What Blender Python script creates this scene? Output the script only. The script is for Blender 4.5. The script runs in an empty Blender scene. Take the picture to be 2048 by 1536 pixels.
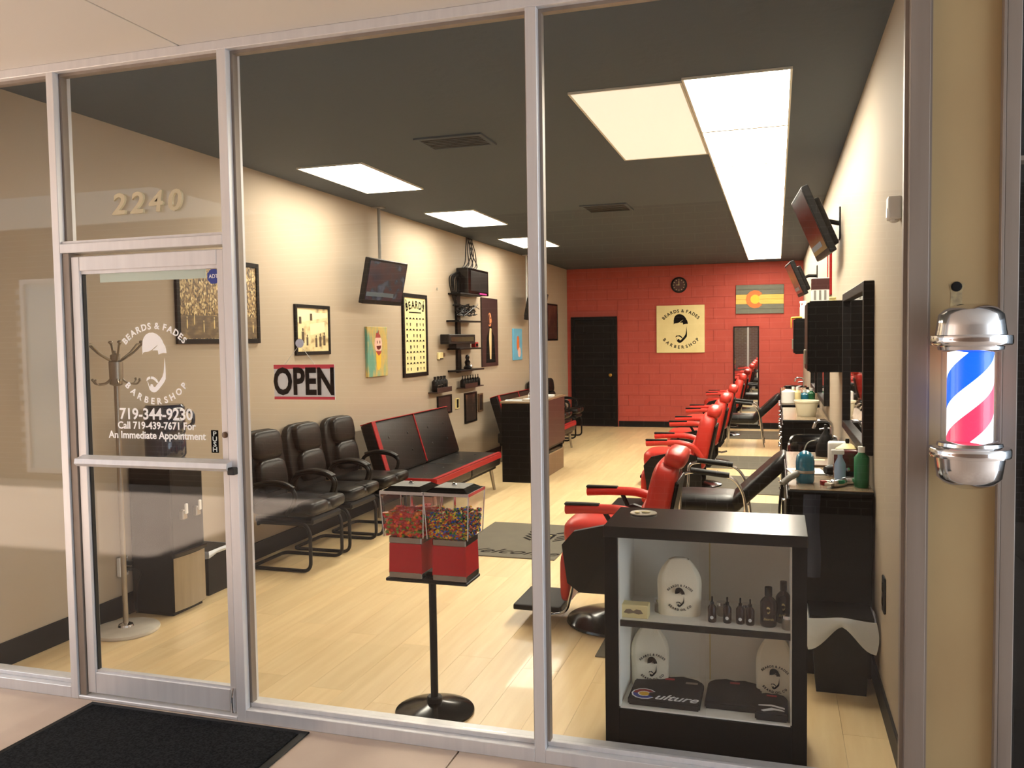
import bpy, bmesh, math, random
from mathutils import Vector, Matrix
from math import sin, cos, pi, radians as D
S = bpy.context.scene
col = S.collection

# ------------------------------------------------------------------ camera, sky, sun, exposure
cd = bpy.data.cameras.new('camera'); cam = bpy.data.objects.new('camera', cd); col.objects.link(cam)
F = Vector((-0.2977, 0.9533, -0.0511)); Rv = Vector((0.9547, 0.2974, -0.0149)); Uv = F.cross(Rv) * -1
F.normalize(); Rv = (Rv - F * Rv.dot(F)).normalized(); Uv = Rv.cross(F)
m = Matrix((Rv, Uv, -F)).transposed().to_4x4(); m.translation = (0.9027, -3.1909, 1.69)
cam.matrix_world = m
cd.sensor_width = 36.0; cd.lens = 1696.7 / 2048 * 36; cd.clip_start = 0.05; cd.clip_end = 300
S.camera = cam

W = bpy.data.worlds.new('overcast_sky'); S.world = W; W.use_nodes = True
bg = W.node_tree.nodes['Background']; bg.inputs[0].default_value = (0.78, 0.89, 1.0, 1); bg.inputs[1].default_value = 4.4
sl = bpy.data.lights.new('sun', 'SUN'); sl.energy = 30.0; sl.angle = D(3); sl.color = (1, 0.96, 0.91)
sun = bpy.data.objects.new('sun', sl); col.objects.link(sun)
sun.rotation_euler = Vector((0.05, 0.12, -0.95)).to_track_quat('-Z', 'Y').to_euler()
PANEL = 24.0           # ceiling light panels
S.view_settings.view_transform = 'Standard'; S.view_settings.look = 'None'
S.view_settings.exposure = 0.15; S.view_settings.gamma = 1.0; S.view_settings.use_curve_mapping = False
S.cycles.transparent_max_bounces = 32
S.cycles.sample_clamp_indirect = 6.0

# ------------------------------------------------------------------ helpers
rnd = random.Random(7)
def lin(c):
    f = lambda v: (v / 255 / 12.92) if v / 255 <= 0.04045 else ((v / 255 + 0.055) / 1.055) ** 2.4
    return (f(c[0]), f(c[1]), f(c[2]), 1)

class MB:
    def __init__(s): s.bm = bmesh.new()
    def box(s, x0, x1, y0, y1, z0, z1, bev=0, seg=1, M=None):
        T = Matrix.Translation(((x0+x1)/2, (y0+y1)/2, (z0+z1)/2)) @ Matrix.Diagonal((abs(x1-x0), abs(y1-y0), abs(z1-z0), 1))
        if M is not None: T = M @ T
        r = bmesh.ops.create_cube(s.bm, size=1, matrix=T)
        if bev:
            es = list({e for v in r['verts'] for e in v.link_edges})
            bmesh.ops.bevel(s.bm, geom=es, offset=bev, segments=seg, profile=0.6, affect='EDGES')
        return s
    def tube(s, pts, r, n=8, closed=False, flat=1.0):
        P = [Vector(p) for p in pts]; k = len(P)
        rr = r if isinstance(r, (list, tuple)) else [r] * k
        t0 = (P[1] - P[0]).normalized(); up = Vector((0, 0, 1)) if abs(t0.z) < 0.9 else Vector((1, 0, 0))
        nv = t0.cross(up).normalized(); rings = []
        for i in range(k):
            if closed: t = (P[(i+1) % k] - P[i-1]).normalized()
            else: t = (P[min(i+1, k-1)] - P[max(i-1, 0)]).normalized()
            nv = (nv - t * nv.dot(t)).normalized(); b = t.cross(nv)
            rings.append([s.bm.verts.new(P[i] + (nv * cos(2*pi*j/n) + b * sin(2*pi*j/n) * flat) * rr[i]) for j in range(n)])
        for i in range(k if closed else k - 1):
            a, c = rings[i], rings[(i+1) % k]
            for j in range(n): s.bm.faces.new((a[j], a[(j+1) % n], c[(j+1) % n], c[j]))
        if not closed:
            s.bm.faces.new(rings[0][::-1]); s.bm.faces.new(rings[-1])
        return s
    def lathe(s, prof, c=(0, 0, 0), n=24, M=None):
        T = (M or Matrix.Identity(4)); c = Vector(c); rings = []
        for (r, z) in prof:
            rings.append([s.bm.verts.new(T @ (c + Vector((max(r, 1e-4) * cos(2*pi*j/n), max(r, 1e-4) * sin(2*pi*j/n), z)))) for j in range(n)])
        for a, b in zip(rings, rings[1:]):
            for j in range(n): s.bm.faces.new((a[j], a[(j+1) % n], b[(j+1) % n], b[j]))
        s.bm.faces.new(rings[0][::-1]); s.bm.faces.new(rings[-1])
        return s
    def prism(s, poly, M, d):
        lo = [s.bm.verts.new(M @ Vector((x, y, 0))) for x, y in poly]; hi = [s.bm.verts.new(M @ Vector((x, y, d))) for x, y in poly]
        n = len(poly); s.bm.faces.new(lo[::-1]); s.bm.faces.new(hi)
        for i in range(n): s.bm.faces.new((lo[i], lo[(i+1) % n], hi[(i+1) % n], hi[i]))
        return s
    def sq(s, c, h, e1=0.4, e2=0.4, nu=20, nv=10, M=None):
        T = (M or Matrix.Identity(4)); c = Vector(c); g = lambda v, e: math.copysign(abs(v) ** e, v); rings = []
        for i in range(1, nv):
            a = -pi/2 + pi*i/nv; rings.append([s.bm.verts.new(T @ (c + Vector((h[0]*g(cos(a), e1)*g(cos(2*pi*j/nu), e2), h[1]*g(cos(a), e1)*g(sin(2*pi*j/nu), e2), h[2]*g(sin(a), e1))))) for j in range(nu)])
        bt = s.bm.verts.new(T @ (c + Vector((0, 0, -h[2])))); tp = s.bm.verts.new(T @ (c + Vector((0, 0, h[2]))))
        for a, b in zip(rings, rings[1:]):
            for j in range(nu): s.bm.faces.new((a[j], a[(j+1) % nu], b[(j+1) % nu], b[j]))
        for j in range(nu):
            s.bm.faces.new((bt, rings[0][(j+1) % nu], rings[0][j])); s.bm.faces.new((tp, rings[-1][j], rings[-1][(j+1) % nu]))
        return s
    def frustum(s, a, z0, b, z1, M=None, cap=True):      # a, b = (x0,x1,y0,y1)
        T = (M or Matrix.Identity(4))
        q = lambda r, z: [s.bm.verts.new(T @ Vector(p)) for p in ((r[0], r[2], z), (r[1], r[2], z), (r[1], r[3], z), (r[0], r[3], z))]
        lo, hi = q(a, z0), q(b, z1)
        if cap: s.bm.faces.new(lo[::-1]); s.bm.faces.new(hi)
        for i in range(4): s.bm.faces.new((lo[i], lo[(i+1) % 4], hi[(i+1) % 4], hi[i]))
        return s
    def mesh(s, me, M):
        b = bmesh.new(); b.from_mesh(me); b.transform(M); t = bpy.data.meshes.new('t'); b.to_mesh(t); b.free()
        s.bm.from_mesh(t); bpy.data.meshes.remove(t); return s
    def grid(s, fn, nu, nv, closed_u=False):
        V = [[s.bm.verts.new(fn(i / (nu if closed_u else nu - 1), j / (nv - 1))) for i in range(nu)] for j in range(nv)]
        for j in range(nv - 1):
            for i in range(nu if closed_u else nu - 1): s.bm.faces.new((V[j][i], V[j][(i+1) % nu], V[j+1][(i+1) % nu], V[j+1][i]))
        return s
    def obj(s, name, mat, parent=None, smooth=0, label=None):
        me = bpy.data.meshes.new(name); bmesh.ops.recalc_face_normals(s.bm, faces=s.bm.faces); s.bm.to_mesh(me); s.bm.free()
        if smooth:
            me.polygons.foreach_set('use_smooth', [True] * len(me.polygons)); me.set_sharp_from_angle(angle=D(smooth))
        me.materials.append(mat)
        o = bpy.data.objects.new(name, me); col.objects.link(o)
        if parent: o.parent = parent
        if label: o['label'] = label
        return o

def thing(name, label, cat, loc=(0, 0, 0), rz=0, group=None):
    o = bpy.data.objects.new(name, None); col.objects.link(o); o.location = loc; o.rotation_euler = (0, 0, rz); o.empty_display_size = 0.1
    o['label'] = label; o['category'] = cat
    if group: o['group'] = group
    return o
def tag(o, label, cat, group=None, kind=None):
    o['label'] = label; o['category'] = cat
    if group: o['group'] = group
    if kind: o['kind'] = kind
    return o
def struct(o): o['kind'] = 'structure'; return o
def stuff(o): o['kind'] = 'stuff'; return o
def sroot(name, loc=(0, 0, 0)):
    o = bpy.data.objects.new(name, None); col.objects.link(o); o.location = loc; o['kind'] = 'structure'; return o
def dup(root, loc, rz=None, label=None, group=None):
    r = root.copy(); col.objects.link(r); r.location = loc
    if rz is not None: r.rotation_euler = (0, 0, rz)
    if label: r['label'] = label
    if group: r['group'] = group
    for ch in list(root.children):
        c = ch.copy(); col.objects.link(c); c.parent = r
        for g in list(ch.children):
            d = g.copy(); col.objects.link(d); d.parent = c
    return r
def fillet(pts, r, n=5):
    P = [Vector(p) for p in pts]; out = [P[0]]
    for a, b, c in zip(P, P[1:], P[2:]):
        u, v = (a - b), (c - b); k = min(r, u.length * .49, v.length * .49); p, q = b + u.normalized() * k, b + v.normalized() * k
        for i in range(n + 1):
            t = i / n; out.append(p * (1-t)**2 + b * 2*t*(1-t) + q * t*t)
    out.append(P[-1]); return out
FR = Matrix.Rotation(pi/2, 4, 'X')                     # xy drawing -> xz plane, facing -y
def at(x, y, z): return Matrix.Translation((x, y, z))

# ------------------------------------------------------------------ materials
def mat(name, c, rough=0.5, metal=0.0, spec=0.5, noise=None, bump=None, emit=None, alpha=1.0, coat=0, trans=0, rand=0):
    M = bpy.data.materials.new(name); M.use_nodes = True; nt = M.node_tree; b = nt.nodes['Principled BSDF']
    b.inputs['Base Color'].default_value = lin(c); b.inputs['Roughness'].default_value = rough; b.inputs['Metallic'].default_value = metal
    b.inputs['Specular IOR Level'].default_value = spec; b.inputs['Coat Weight'].default_value = coat; b.inputs['Transmission Weight'].default_value = trans
    b.inputs['Alpha'].default_value = alpha
    if emit: b.inputs['Emission Color'].default_value = lin(emit[0]); b.inputs['Emission Strength'].default_value = emit[1]
    tc = nt.nodes.new('ShaderNodeTexCoord')
    last = None
    if noise:                                          # (colour2, scale, (sx,sy,sz), contrast)
        mp = nt.nodes.new('ShaderNodeMapping'); nt.links.new(tc.outputs['Object'], mp.inputs[0]); mp.inputs['Scale'].default_value = noise[2]
        nz = nt.nodes.new('ShaderNodeTexNoise'); nz.inputs['Scale'].default_value = noise[1]; nz.inputs['Detail'].default_value = 5; nt.links.new(mp.outputs[0], nz.inputs['Vector'])
        rp = nt.nodes.new('ShaderNodeValToRGB'); k = noise[3]; rp.color_ramp.elements[0].position = 0.5 - k; rp.color_ramp.elements[1].position = 0.5 + k
        rp.color_ramp.elements[0].color = lin(c); rp.color_ramp.elements[1].color = lin(noise[0]); nt.links.new(nz.outputs['Fac'], rp.inputs[0]); last = rp.outputs[0]
        if rand:
            oi = nt.nodes.new('ShaderNodeObjectInfo'); va = nt.nodes.new('ShaderNodeVectorMath'); va.operation = 'ADD'
            sc = nt.nodes.new('ShaderNodeMath'); sc.operation = 'MULTIPLY'; sc.inputs[1].default_value = 37.0; nt.links.new(oi.outputs['Random'], sc.inputs[0])
            nt.links.new(tc.outputs['Object'], va.inputs[0]); nt.links.new(sc.outputs[0], va.inputs[1]); nt.links.new(va.outputs[0], mp.inputs[0])
            hs = nt.nodes.new('ShaderNodeHueSaturation'); mr = nt.nodes.new('ShaderNodeMapRange'); mr.inputs[3].default_value = 1 - rand; mr.inputs[4].default_value = 1 + rand
            nt.links.new(oi.outputs['Random'], mr.inputs[0]); nt.links.new(mr.outputs[0], hs.inputs['Value']); nt.links.new(last, hs.inputs['Color']); last = hs.outputs[0]
        nt.links.new(last, b.inputs['Base Color'])
    if bump:                                           # (scale, strength, distance)
        nb = nt.nodes.new('ShaderNodeTexNoise'); nb.inputs['Scale'].default_value = bump[0]; nb.inputs['Detail'].default_value = 4; nt.links.new(tc.outputs['Object'], nb.inputs['Vector'])
        bp = nt.nodes.new('ShaderNodeBump'); bp.inputs['Strength'].default_value = bump[1]; bp.inputs['Distance'].default_value = bump[2] if len(bump) > 2 else 0.002
        nt.links.new(nb.outputs['Fac'], bp.inputs['Height']); nt.links.new(bp.outputs[0], b.inputs['Normal'])
    return M
def glassmat(name, tint=(1, 1, 1), refl=1.0, f0=0.042, rough=0.0):
    M = bpy.data.materials.new(name); M.use_nodes = True; nt = M.node_tree; N = nt.nodes; L = nt.links
    N.remove(N['Principled BSDF']); out = N['Material Output']
    g = N.new('ShaderNodeNewGeometry'); dt = N.new('ShaderNodeVectorMath'); dt.operation = 'DOT_PRODUCT'
    L.new(g.outputs['Normal'], dt.inputs[0]); L.new(g.outputs['Incoming'], dt.inputs[1])
    def mth(op, a, b=None):
        n = N.new('ShaderNodeMath'); n.operation = op
        for i, v in enumerate((a, b)):
            if v is None: continue
            if isinstance(v, (int, float)): n.inputs[i].default_value = v
            else: L.new(v, n.inputs[i])
        return n.outputs[0]
    c = mth('ABSOLUTE', dt.outputs['Value']); p = mth('POWER', mth('SUBTRACT', 1.0, c), 5.0)
    f = mth('MULTIPLY', mth('ADD', mth('MULTIPLY', p, 1 - f0), f0), refl)
    tr = N.new('ShaderNodeBsdfTransparent'); tr.inputs[0].default_value = (*tint, 1); gl = N.new('ShaderNodeBsdfGlossy'); gl.inputs['Roughness'].default_value = rough
    mx = N.new('ShaderNodeMixShader'); L.new(f, mx.inputs[0]); L.new(tr.outputs[0], mx.inputs[1]); L.new(gl.outputs[0], mx.inputs[2]); L.new(mx.outputs[0], out.inputs[0])
    return M
def ramp_mat(name, stops, kind='noise', scale=5, mscale=(1, 1, 1), rough=0.4, emit=0, detail=6, const=False):
    M = bpy.data.materials.new(name); M.use_nodes = True; nt = M.node_tree; b = nt.nodes['Principled BSDF']; b.inputs['Roughness'].default_value = rough
    tc = nt.nodes.new('ShaderNodeTexCoord'); mp = nt.nodes.new('ShaderNodeMapping'); mp.inputs['Scale'].default_value = mscale; nt.links.new(tc.outputs['Object'], mp.inputs[0])
    if kind == 'noise': t = nt.nodes.new('ShaderNodeTexNoise'); t.inputs['Detail'].default_value = detail; o = t.outputs['Fac']
    else: t = nt.nodes.new('ShaderNodeTexVoronoi'); o = t.outputs['Color']
    t.inputs['Scale'].default_value = scale; nt.links.new(mp.outputs[0], t.inputs['Vector'])
    rp = nt.nodes.new('ShaderNodeValToRGB'); e = rp.color_ramp.elements
    while len(e) < len(stops): e.new(0.5)
    for el, (p, c) in zip(e, stops): el.position = p; el.color = lin(c)
    if const: rp.color_ramp.interpolation = 'CONSTANT'
    nt.links.new(o, rp.inputs[0]); nt.links.new(rp.outputs[0], b.inputs['Base Color'])
    if emit: nt.links.new(rp.outputs[0], b.inputs['Emission Color']); b.inputs['Emission Strength'].default_value = emit
    return M

m_alu = mat('brushed_aluminium', (226, 224, 224), 0.4, 0.3, noise=((212, 210, 211), 30, (1, 1, .06), .3))
m_alu_dk = mat('shaded_aluminium', (154, 142, 132), 0.5, 0.4, noise=((132, 120, 110), 14, (1, 1, .1), .3))  # darker copy of the aluminium; right-hand shade put into its colour
m_gasket = mat('black_gasket', (28, 27, 26), 0.6)
m_glass = glassmat('window_glass', (0.985, 0.99, 0.99), 0.62)
m_clear = glassmat('clear_acrylic', (0.99, 0.99, 0.99), 0.5)
m_soffit = mat('painted_soffit', (206, 200, 192), 0.6, bump=(9, .15, .004))
m_conc = mat('concrete', (200, 180, 162), 0.8, noise=((184, 162, 146), 3, (1, 1, 1), .25), bump=(60, .2))
m_brick = mat('brown_brick', (122, 94, 74), 0.85, noise=((100, 76, 60), 9, (1, 1, 1), .2), bump=(50, .4))
m_mortar = mat('grey_mortar', (190, 184, 176), 0.9)
m_wall = mat('beige_paint', (168, 153, 134), 0.75, bump=(40, .12, .002))
m_red = mat('red_painted_block', (180, 82, 70), 0.7, 0, .2, bump=(35, .25, .003), noise=((170, 72, 62), 4, (1, 1, 1), .3))
m_redj = mat('red_painted_joint', (168, 72, 62), 0.75)
m_ceil = mat('charcoal_ceiling', (58, 71, 82), 0.75, bump=(18, .3, .01))
m_base = mat('black_baseboard', (16, 16, 17), 0.5, 0, .15)
m_joint = mat('plank_joint', (150, 112, 66), 0.8)
m_floor = mat('maple_plank', (234, 210, 164), 0.32, noise=((216, 184, 134), 2.2, (9, .8, 1), .32), rand=.07, coat=.1)
m_black = mat('black_laminate', (9, 9, 9), 0.4, 0, .12)
m_blackgloss = mat('black_gloss', (9, 9, 10), 0.15, 0, .35)
m_blackplastic = mat('black_plastic', (13, 13, 14), 0.45, 0, .2)
m_leather = mat('black_leather', (13, 12, 12), 0.36, 0, .25, bump=(45, .35, .003))
m_redleather = mat('red_vinyl', (190, 52, 42), 0.36, 0, .3, bump=(30, .15, .002))
m_redtrim = mat('red_piping', (146, 26, 28), 0.5, 0, .2)
m_chrome = mat('chrome', (225, 225, 228), 0.12, 1.0)
m_steel = mat('stainless_steel', (170, 160, 145), 0.38, 0.9, noise=((150, 142, 130), 20, (1, 1, .08), .3))
m_grey = mat('grey_paint', (128, 126, 120), 0.5)
m_white = mat('white_laminate', (246, 243, 232), 0.5)
m_whiteplastic = mat('white_plastic', (225, 225, 222), 0.4)
m_ink = mat('black_ink', (16, 15, 15), 0.9, 0, .05)
m_vinylw = mat('white_vinyl', (246, 246, 246), 0.5, emit=((255, 255, 255), 0.12)) if False else mat('white_vinyl', (250, 250, 250), 0.5)
m_cream = mat('cream_canvas', (232, 216, 160), 0.6, noise=((220, 202, 142), 6, (1, 1, 1), .3))
m_muslin = mat('muslin_cloth', (240, 230, 204), 0.85, bump=(120, .3))
m_amber = mat('amber_glass', (36, 15, 8), 0.15, 0, .3)
m_cotton = mat('black_cotton', (14, 14, 17), 0.85, bump=(90, .3))
m_mat = mat('grey_rubber_mat', (98, 92, 78), 0.85, bump=(120, .3), noise=((88, 82, 70), 8, (1, 1, 1), .3))
m_doormat = mat('black_ribbed_mat', (18, 18, 19), 0.95, 0, .1, bump=(160, 1.0, .01), noise=((38, 38, 40), 110, (1, 1, 1), .1))
m_liner = mat('bin_liner', (226, 232, 240), 0.35, alpha=0.86, bump=(22, .6, .01))
m_redenamel = mat('red_enamel', (172, 24, 30), 0.3, 0, .3)
m_dkchrome = mat('tinted_chrome', (150, 144, 136), 0.25, 1.0)
m_gold = mat('brass', (190, 150, 70), 0.3, .9)
m_blue = mat('royal_blue', (32, 56, 150), 0.5)
m_marble = mat('marble_base', (214, 206, 192), 0.35, noise=((180, 172, 160), 6, (1, 1, 1), .2))
m_lamp = mat('lit_diffuser', (255, 250, 238), 0.4, emit=((255, 245, 224), PANEL))
m_lampdim = mat('dim_diffuser', (240, 236, 226), 0.4, emit=((255, 244, 222), 0.62))
m_lampframe = mat('white_troffer', (220, 218, 208), 0.5)
m_mirror = mat('mirror_silver', (235, 235, 235), 0.02, 1.0)
m_pier = mat('yellow_painted_panel', (186, 166, 122), 0.55, noise=((164, 138, 98), 2.2, (1, 1, .5), .35), bump=(12, .1, .004))
m_cream_num = mat('cream_enamel', (196, 184, 152), 0.45)
m_teal = mat('teal_enamel', (20, 110, 140), 0.22, coat=.5)
m_navy = mat('navy_cloth', (24, 34, 54), 0.7, bump=(30, .4, .006))
m_green = mat('green_plastic', (20, 104, 62), 0.35)
m_darkred = mat('dark_red_plastic', (80, 14, 16), 0.2, coat=.3)
m_ctop = mat('taupe_laminate', (128, 110, 86), 0.22, noise=((112, 94, 74), 6, (1, 1, 1), .3))
m_brownwood = mat('brown_wood', (112, 84, 56), 0.45, noise=((92, 66, 44), 5, (1, 6, 1), .3))
m_cherry = mat('cherry_panel', (58, 18, 17), 0.45)
m_tub = mat('frosted_plastic', (228, 222, 196), 0.4, alpha=.85)
m_jug = mat('blue_water_jug', (34, 46, 66), 0.12, coat=.5, alpha=.9)
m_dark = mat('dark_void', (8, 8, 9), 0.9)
m_yellow = mat('yellow_print', (228, 178, 40), 0.6)
m_orange = mat('orange_print', (206, 104, 36), 0.6)
m_skin = mat('painted_skin', (196, 120, 76), 0.6)
m_pink = mat('pale_pink_print', (232, 186, 170), 0.6)

# ------------------------------------------------------------------ lettering
def tmesh(body, size, depth=0.0008, bold=0.0, shear=0.0, align='CENTER', space=1.0):
    c = bpy.data.curves.new('t', 'FONT'); c.body = body; c.size = size; c.extrude = depth / 2; c.offset = bold * size; c.shear = shear; c.align_x = align; c.space_character = space; c.resolution_u = 3
    o = bpy.data.objects.new('t', c); col.objects.link(o); dg = bpy.context.evaluated_depsgraph_get(); dg.update()
    me = bpy.data.meshes.new_from_object(o.evaluated_get(dg)); bpy.data.objects.remove(o); bpy.data.curves.remove(c); return me
_cw = {}
def arc_text(b, body, size, M, cy, rad, up=True, bold=.02, gap=.16, depth=.0008):
    ws = []
    for ch in body:
        if ch == ' ': ws.append((None, size * .32)); continue
        k = (ch, size, bold, depth)
        if k not in _cw:
            me = tmesh(ch, size, depth, bold, align='LEFT'); xs = [v.co.x for v in me.vertices]; _cw[k] = (me, min(xs), max(xs) - min(xs))
        ws.append((_cw[k], _cw[k][2] + size * gap))
    tot = sum(w for _, w in ws) - size * gap; a = -tot / 2
    for g, w in ws:
        if g:
            me, x0, wd = g; mid = (a + wd / 2) / rad
            if up: T = M @ at(rad * sin(mid), cy + rad * cos(mid), 0) @ Matrix.Rotation(-mid, 4, 'Z')
            else: T = M @ at(rad * sin(mid), cy - rad * cos(mid), 0) @ Matrix.Rotation(mid, 4, 'Z')
            b.mesh(me, T @ at(-x0 - wd / 2, 0, 0))
        a += w
def N(p): return [((x - 825) / 669, (580 - y) / 669) for x, y in p]
HAIR = N([(662,490),(660,400),(672,330),(690,295),(720,265),(760,248),(810,246),(860,262),(905,295),(935,335),(950,370),(972,400),(982,440),(985,478),(945,475),(905,482),(878,492),(870,445),(798,444),(840,415),(883,376),(835,405),(788,440),(740,458),(690,462),(668,472)])
BEARD = N([(958,530),(948,620),(938,690),(920,738),(880,790),(858,812),(838,832),(825,850),(800,855),(785,825),(765,820),(755,828),(750,850),(738,843),(728,810),(714,790),(728,835),(740,880),(765,905),(800,915),(830,908),(860,885),(900,845),(940,800),(962,765),(966,700),(963,610)])
MO1 = N([(702,788),(708,760),(725,742),(750,735),(756,762),(735,768),(716,780)])
MO2 = N([(764,735),(800,738),(840,765),(864,803),(846,811),(820,785),(792,768),(764,764)])
def logo(b, M, h, d=.0008):
    for p in (HAIR, BEARD, MO1, MO2): b.prism([(x * h, y * h) for x, y in p], M, d)
    return b
def emblem(b, M, h, top='BEARDS & FADES', bot='BARBERSHOP', bold=.03, ts=.15, d=.0008):
    logo(b, M, h, d); arc_text(b, top, ts * h, M, -.225 * h, .785 * h, True, bold, .10, d); arc_text(b, bot, ts * h, M, .08 * h, .78 * h, False, bold, (.42 if len(bot) < 11 else .24), d); return b

# ================================================================== SETTING
XL, XR, YB, H = -3.007, 1.363, 13.01, 3.056
# interior floor with planks
fl = struct(MB().box(XL-.1, XR+.1, .1, YB+.1, -.12, -.006).obj('floor', m_joint))
pw, plen = .19, 1.42
xi = XL
r_i = 0
while xi < XR - .01:
    x1 = min(xi + pw, XR); y = .1 - (r_i * .53 % 1) * plen
    while y < YB:
        a, e = max(y, .1), min(y + plen, YB)
        if e - a > .03:
            o = MB().box(-(x1-xi)/2 + .0006, (x1-xi)/2 - .0006, -(e-a)/2 + .0006, (e-a)/2 - .0006, -.008, 0).obj('plank', m_floor, fl); o.location = ((xi+x1)/2, (a+e)/2, 0)
        y += plen
    xi = x1; r_i += 1
ce = struct(MB().box(XL-.1, XR+.1, .1, YB+.1, H, H+.12).obj('ceiling', m_ceil))
struct(MB().box(XL-.12, XL, .02, YB+.1, -.1, H).obj('wall_left', m_wall))
struct(MB().box(XR, XR+.04, .10, YB+.1, -.1, H).obj('wall_right', m_wall))
wb = struct(MB().box(XL, XR, YB+.012, YB+.15, -.1, H).obj('wall_back', m_redj))
bw, bh = .3986, H / 15
for j in range(15):
    x = XL - (j % 2) * bw / 2
    while x < XR - .01:
        a, e = max(x, XL), min(x + bw, XR); x += bw
        if e - a < .03: continue
        # leave the door opening free
        z0, z1 = j * bh, (j + 1) * bh
        if z0 < 2.1 and e > -2.93 and a < -2.02:
            if a < -2.93: e = -2.93
            elif e > -2.02: a = -2.02
            else: continue
            if e - a < .03: continue
        MB().box(a+.001, e-.001, YB, YB+.03, z0+.001, z1-.001, .0016).obj('block', m_red, wb)
struct(MB().box(XL, XL+.012, .1, YB, 0, .135, .003).obj('baseboard_left', m_base))
struct(MB().box(XR-.012, XR, .1, YB, 0, .11, .003).obj('baseboard_right', m_base))
struct(MB().box(-2.0, XR-.012, YB-.012, YB, 0, .11, .003).obj('baseboard_back', m_base))
# back door
d2 = struct(MB().box(-2.86, -2.09, YB-.02, YB+.02, .01, 2.06, .004).obj('door_2', m_black))
MB().box(-2.925, -2.86, YB-.04, YB+.012, 0, 2.125).box(-2.09, -2.025, YB-.04, YB+.012, 0, 2.125).box(-2.86, -2.09, YB-.04, YB+.012, 2.06, 2.125).obj('door_frame', m_black, d2)
for k in range(9): MB().box(-2.80, -2.15, YB-.026, YB-.02, .10+k*.215, .29+k*.215, .004).obj('panel', m_black, d2)
kn = MB().lathe([(.012, 0), (.012, .03), (.03, .035), (.034, .055), (.02, .07)], n=16, M=at(-2.15, YB-.026, 1.0) @ Matrix.Rotation(pi/2, 4, 'X')).obj('knob', m_gold, d2, 40, 'brass round knob')
# outdoor
pv = sroot('pavement')
for a, e in ((-16, -10), (-10, -6.35), (-6.35, -3.35), (-3.35, -.35), (-.35, 2.65), (2.65, 6)):
    for c, d in ((-2.6, .1), (-5.2, -2.6)): MB().box(a+.004, e-.004, c+.004, d-.004 if d < 0 else d, -.12, 0, .003).obj('slab', m_conc, pv)
MB().box(-16, 6, -5.2, .1, -.2, -.012).obj('bedding', m_mortar, pv)
so = sroot('soffit')
for a, e in ((-6.0, -4.045), (-4.045, -1.605), (-1.605, .835), (.835, 3.275), (3.275, 6)):
    MB().box(a+.003, e-.003, -2.6 if a < -4.1 else -5.2, .1, 3.005, 3.03, .002).obj('panel', m_soffit, so)  # unseen depth and left end shaped so daylight comes from the left
MB().box(-6.0, -4.045, -2.65, .1, 3.03, 3.2).box(-4.045, 6, -5.5, .1, 3.03, 3.2).obj('fascia', m_soffit, so)
# brick building across the walkway (seen in the glass)
wo = struct(MB().box(-16, 6, -5.5, -5.21, -.1, 3.3).obj('wall_opposite', m_mortar))
b = MB()
for j in range(47):
    x = -16 - (j % 2) * .1
    while x < 6:
        z = j * .0677
        if not (-8.45 < x < -7.42 and .1 < z < 2.5): b.box(x+.005, x+.198, -5.215, -5.2, z+.004, z+.0637)
        x += .203
stuff(b.obj('bricks', m_brick, wo))
MB().box(-16, 6, -5.5, -5.195, 3.19, 3.72, .004).obj('fascia', m_soffit, wo)  # fascia added to cover the sky strip in the glass reflection
ow = thing('opposite_window', 'window with painted pale sky reflection in the brick wall across the walkway', 'window', (-7.83, -5.2, 0))
ow['kind'] = 'structure'
MB().box(-.42, -.36, -.0, .05, .1, 2.55).box(.36, .42, 0, .05, .1, 2.55).box(-.36, .36, 0, .05, 2.49, 2.55).box(-.36, .36, 0, .05, .1, .16).obj('frame', m_alu, ow)
MB().box(-.36, .36, -.005, .02, .16, 2.49).obj('pane', mat('painted_sky_reflection', (196, 214, 224), .3, coat=.5), ow)  # sky reflected in the window is painted as the pane's pale blue

# ---------------------------------------------------------------- storefront
def mullion(name, x0, x1, y0=0, y1=.105, mt=m_alu):
    o = struct(MB().box(x0, x1, y0, .035, 0, 2.965, .002).box(x0+.004, x1-.004, .035, .066, 0, 2.965).box(x0, x1, .066, y1, 0, 2.965, .002).obj(name, mt)); return o
mullion('trim_1', -2.345, -2.303); mullion('trim_2', -1.412, -1.366); mullion('trim_3', -.021, .023); mullion('trim_4', 1.333, 1.396, mt=m_alu_dk); mullion('trim_5', -3.055, -3.005)
struct(MB().box(-3.055, 1.67, 0, .105, 2.965, 3.005, .002).obj('trim_6', m_alu))
def glazing(name, x0, x1, z0, z1, sill=True, gx=.0):
    w = sroot(name, ((x0+x1)/2, .05, z0)); c = (x0+x1)/2
    def pb(x): return x - c
    if sill:
        MB().box(pb(x0), pb(x1), -.05, .055, -z0, .055-z0, .002).box(pb(x0), pb(x1), -.012, .055, .055-z0, .075-z0, .002).obj('sill', m_alu, w)
    zz = .0
    MB().box(pb(x0), pb(x0)+.012, -.015, .02, 0, z1-z0).box(pb(x1)-.012, pb(x1), -.015, .02, 0, z1-z0).box(pb(x0)+.012, pb(x1)-.012, -.015, .02, z1-z0-.014, z1-z0).obj('glazing_bead', m_alu_dk, w)
    MB().box(pb(x0)+.004, pb(x1)-.004, .0, .006, .004, z1-z0-.004).obj('pane', m_glass, w)
    return w
w1 = glazing('window_1', -3.005, -2.345, .075, 2.965)
w2 = glazing('window_2', -1.366, -.021, .075, 2.965)
w3 = glazing('window_3', .023, 1.333, .075, 2.965)
w4 = glazing('window_4', -2.303, -1.412, 2.185, 2.965, False)
struct(MB().box(-2.303, -1.412, 0, .105, 2.13, 2.172, .002).box(-2.303, -1.412, .012, .09, 2.172, 2.185).obj('trim_7', m_alu))
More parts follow.
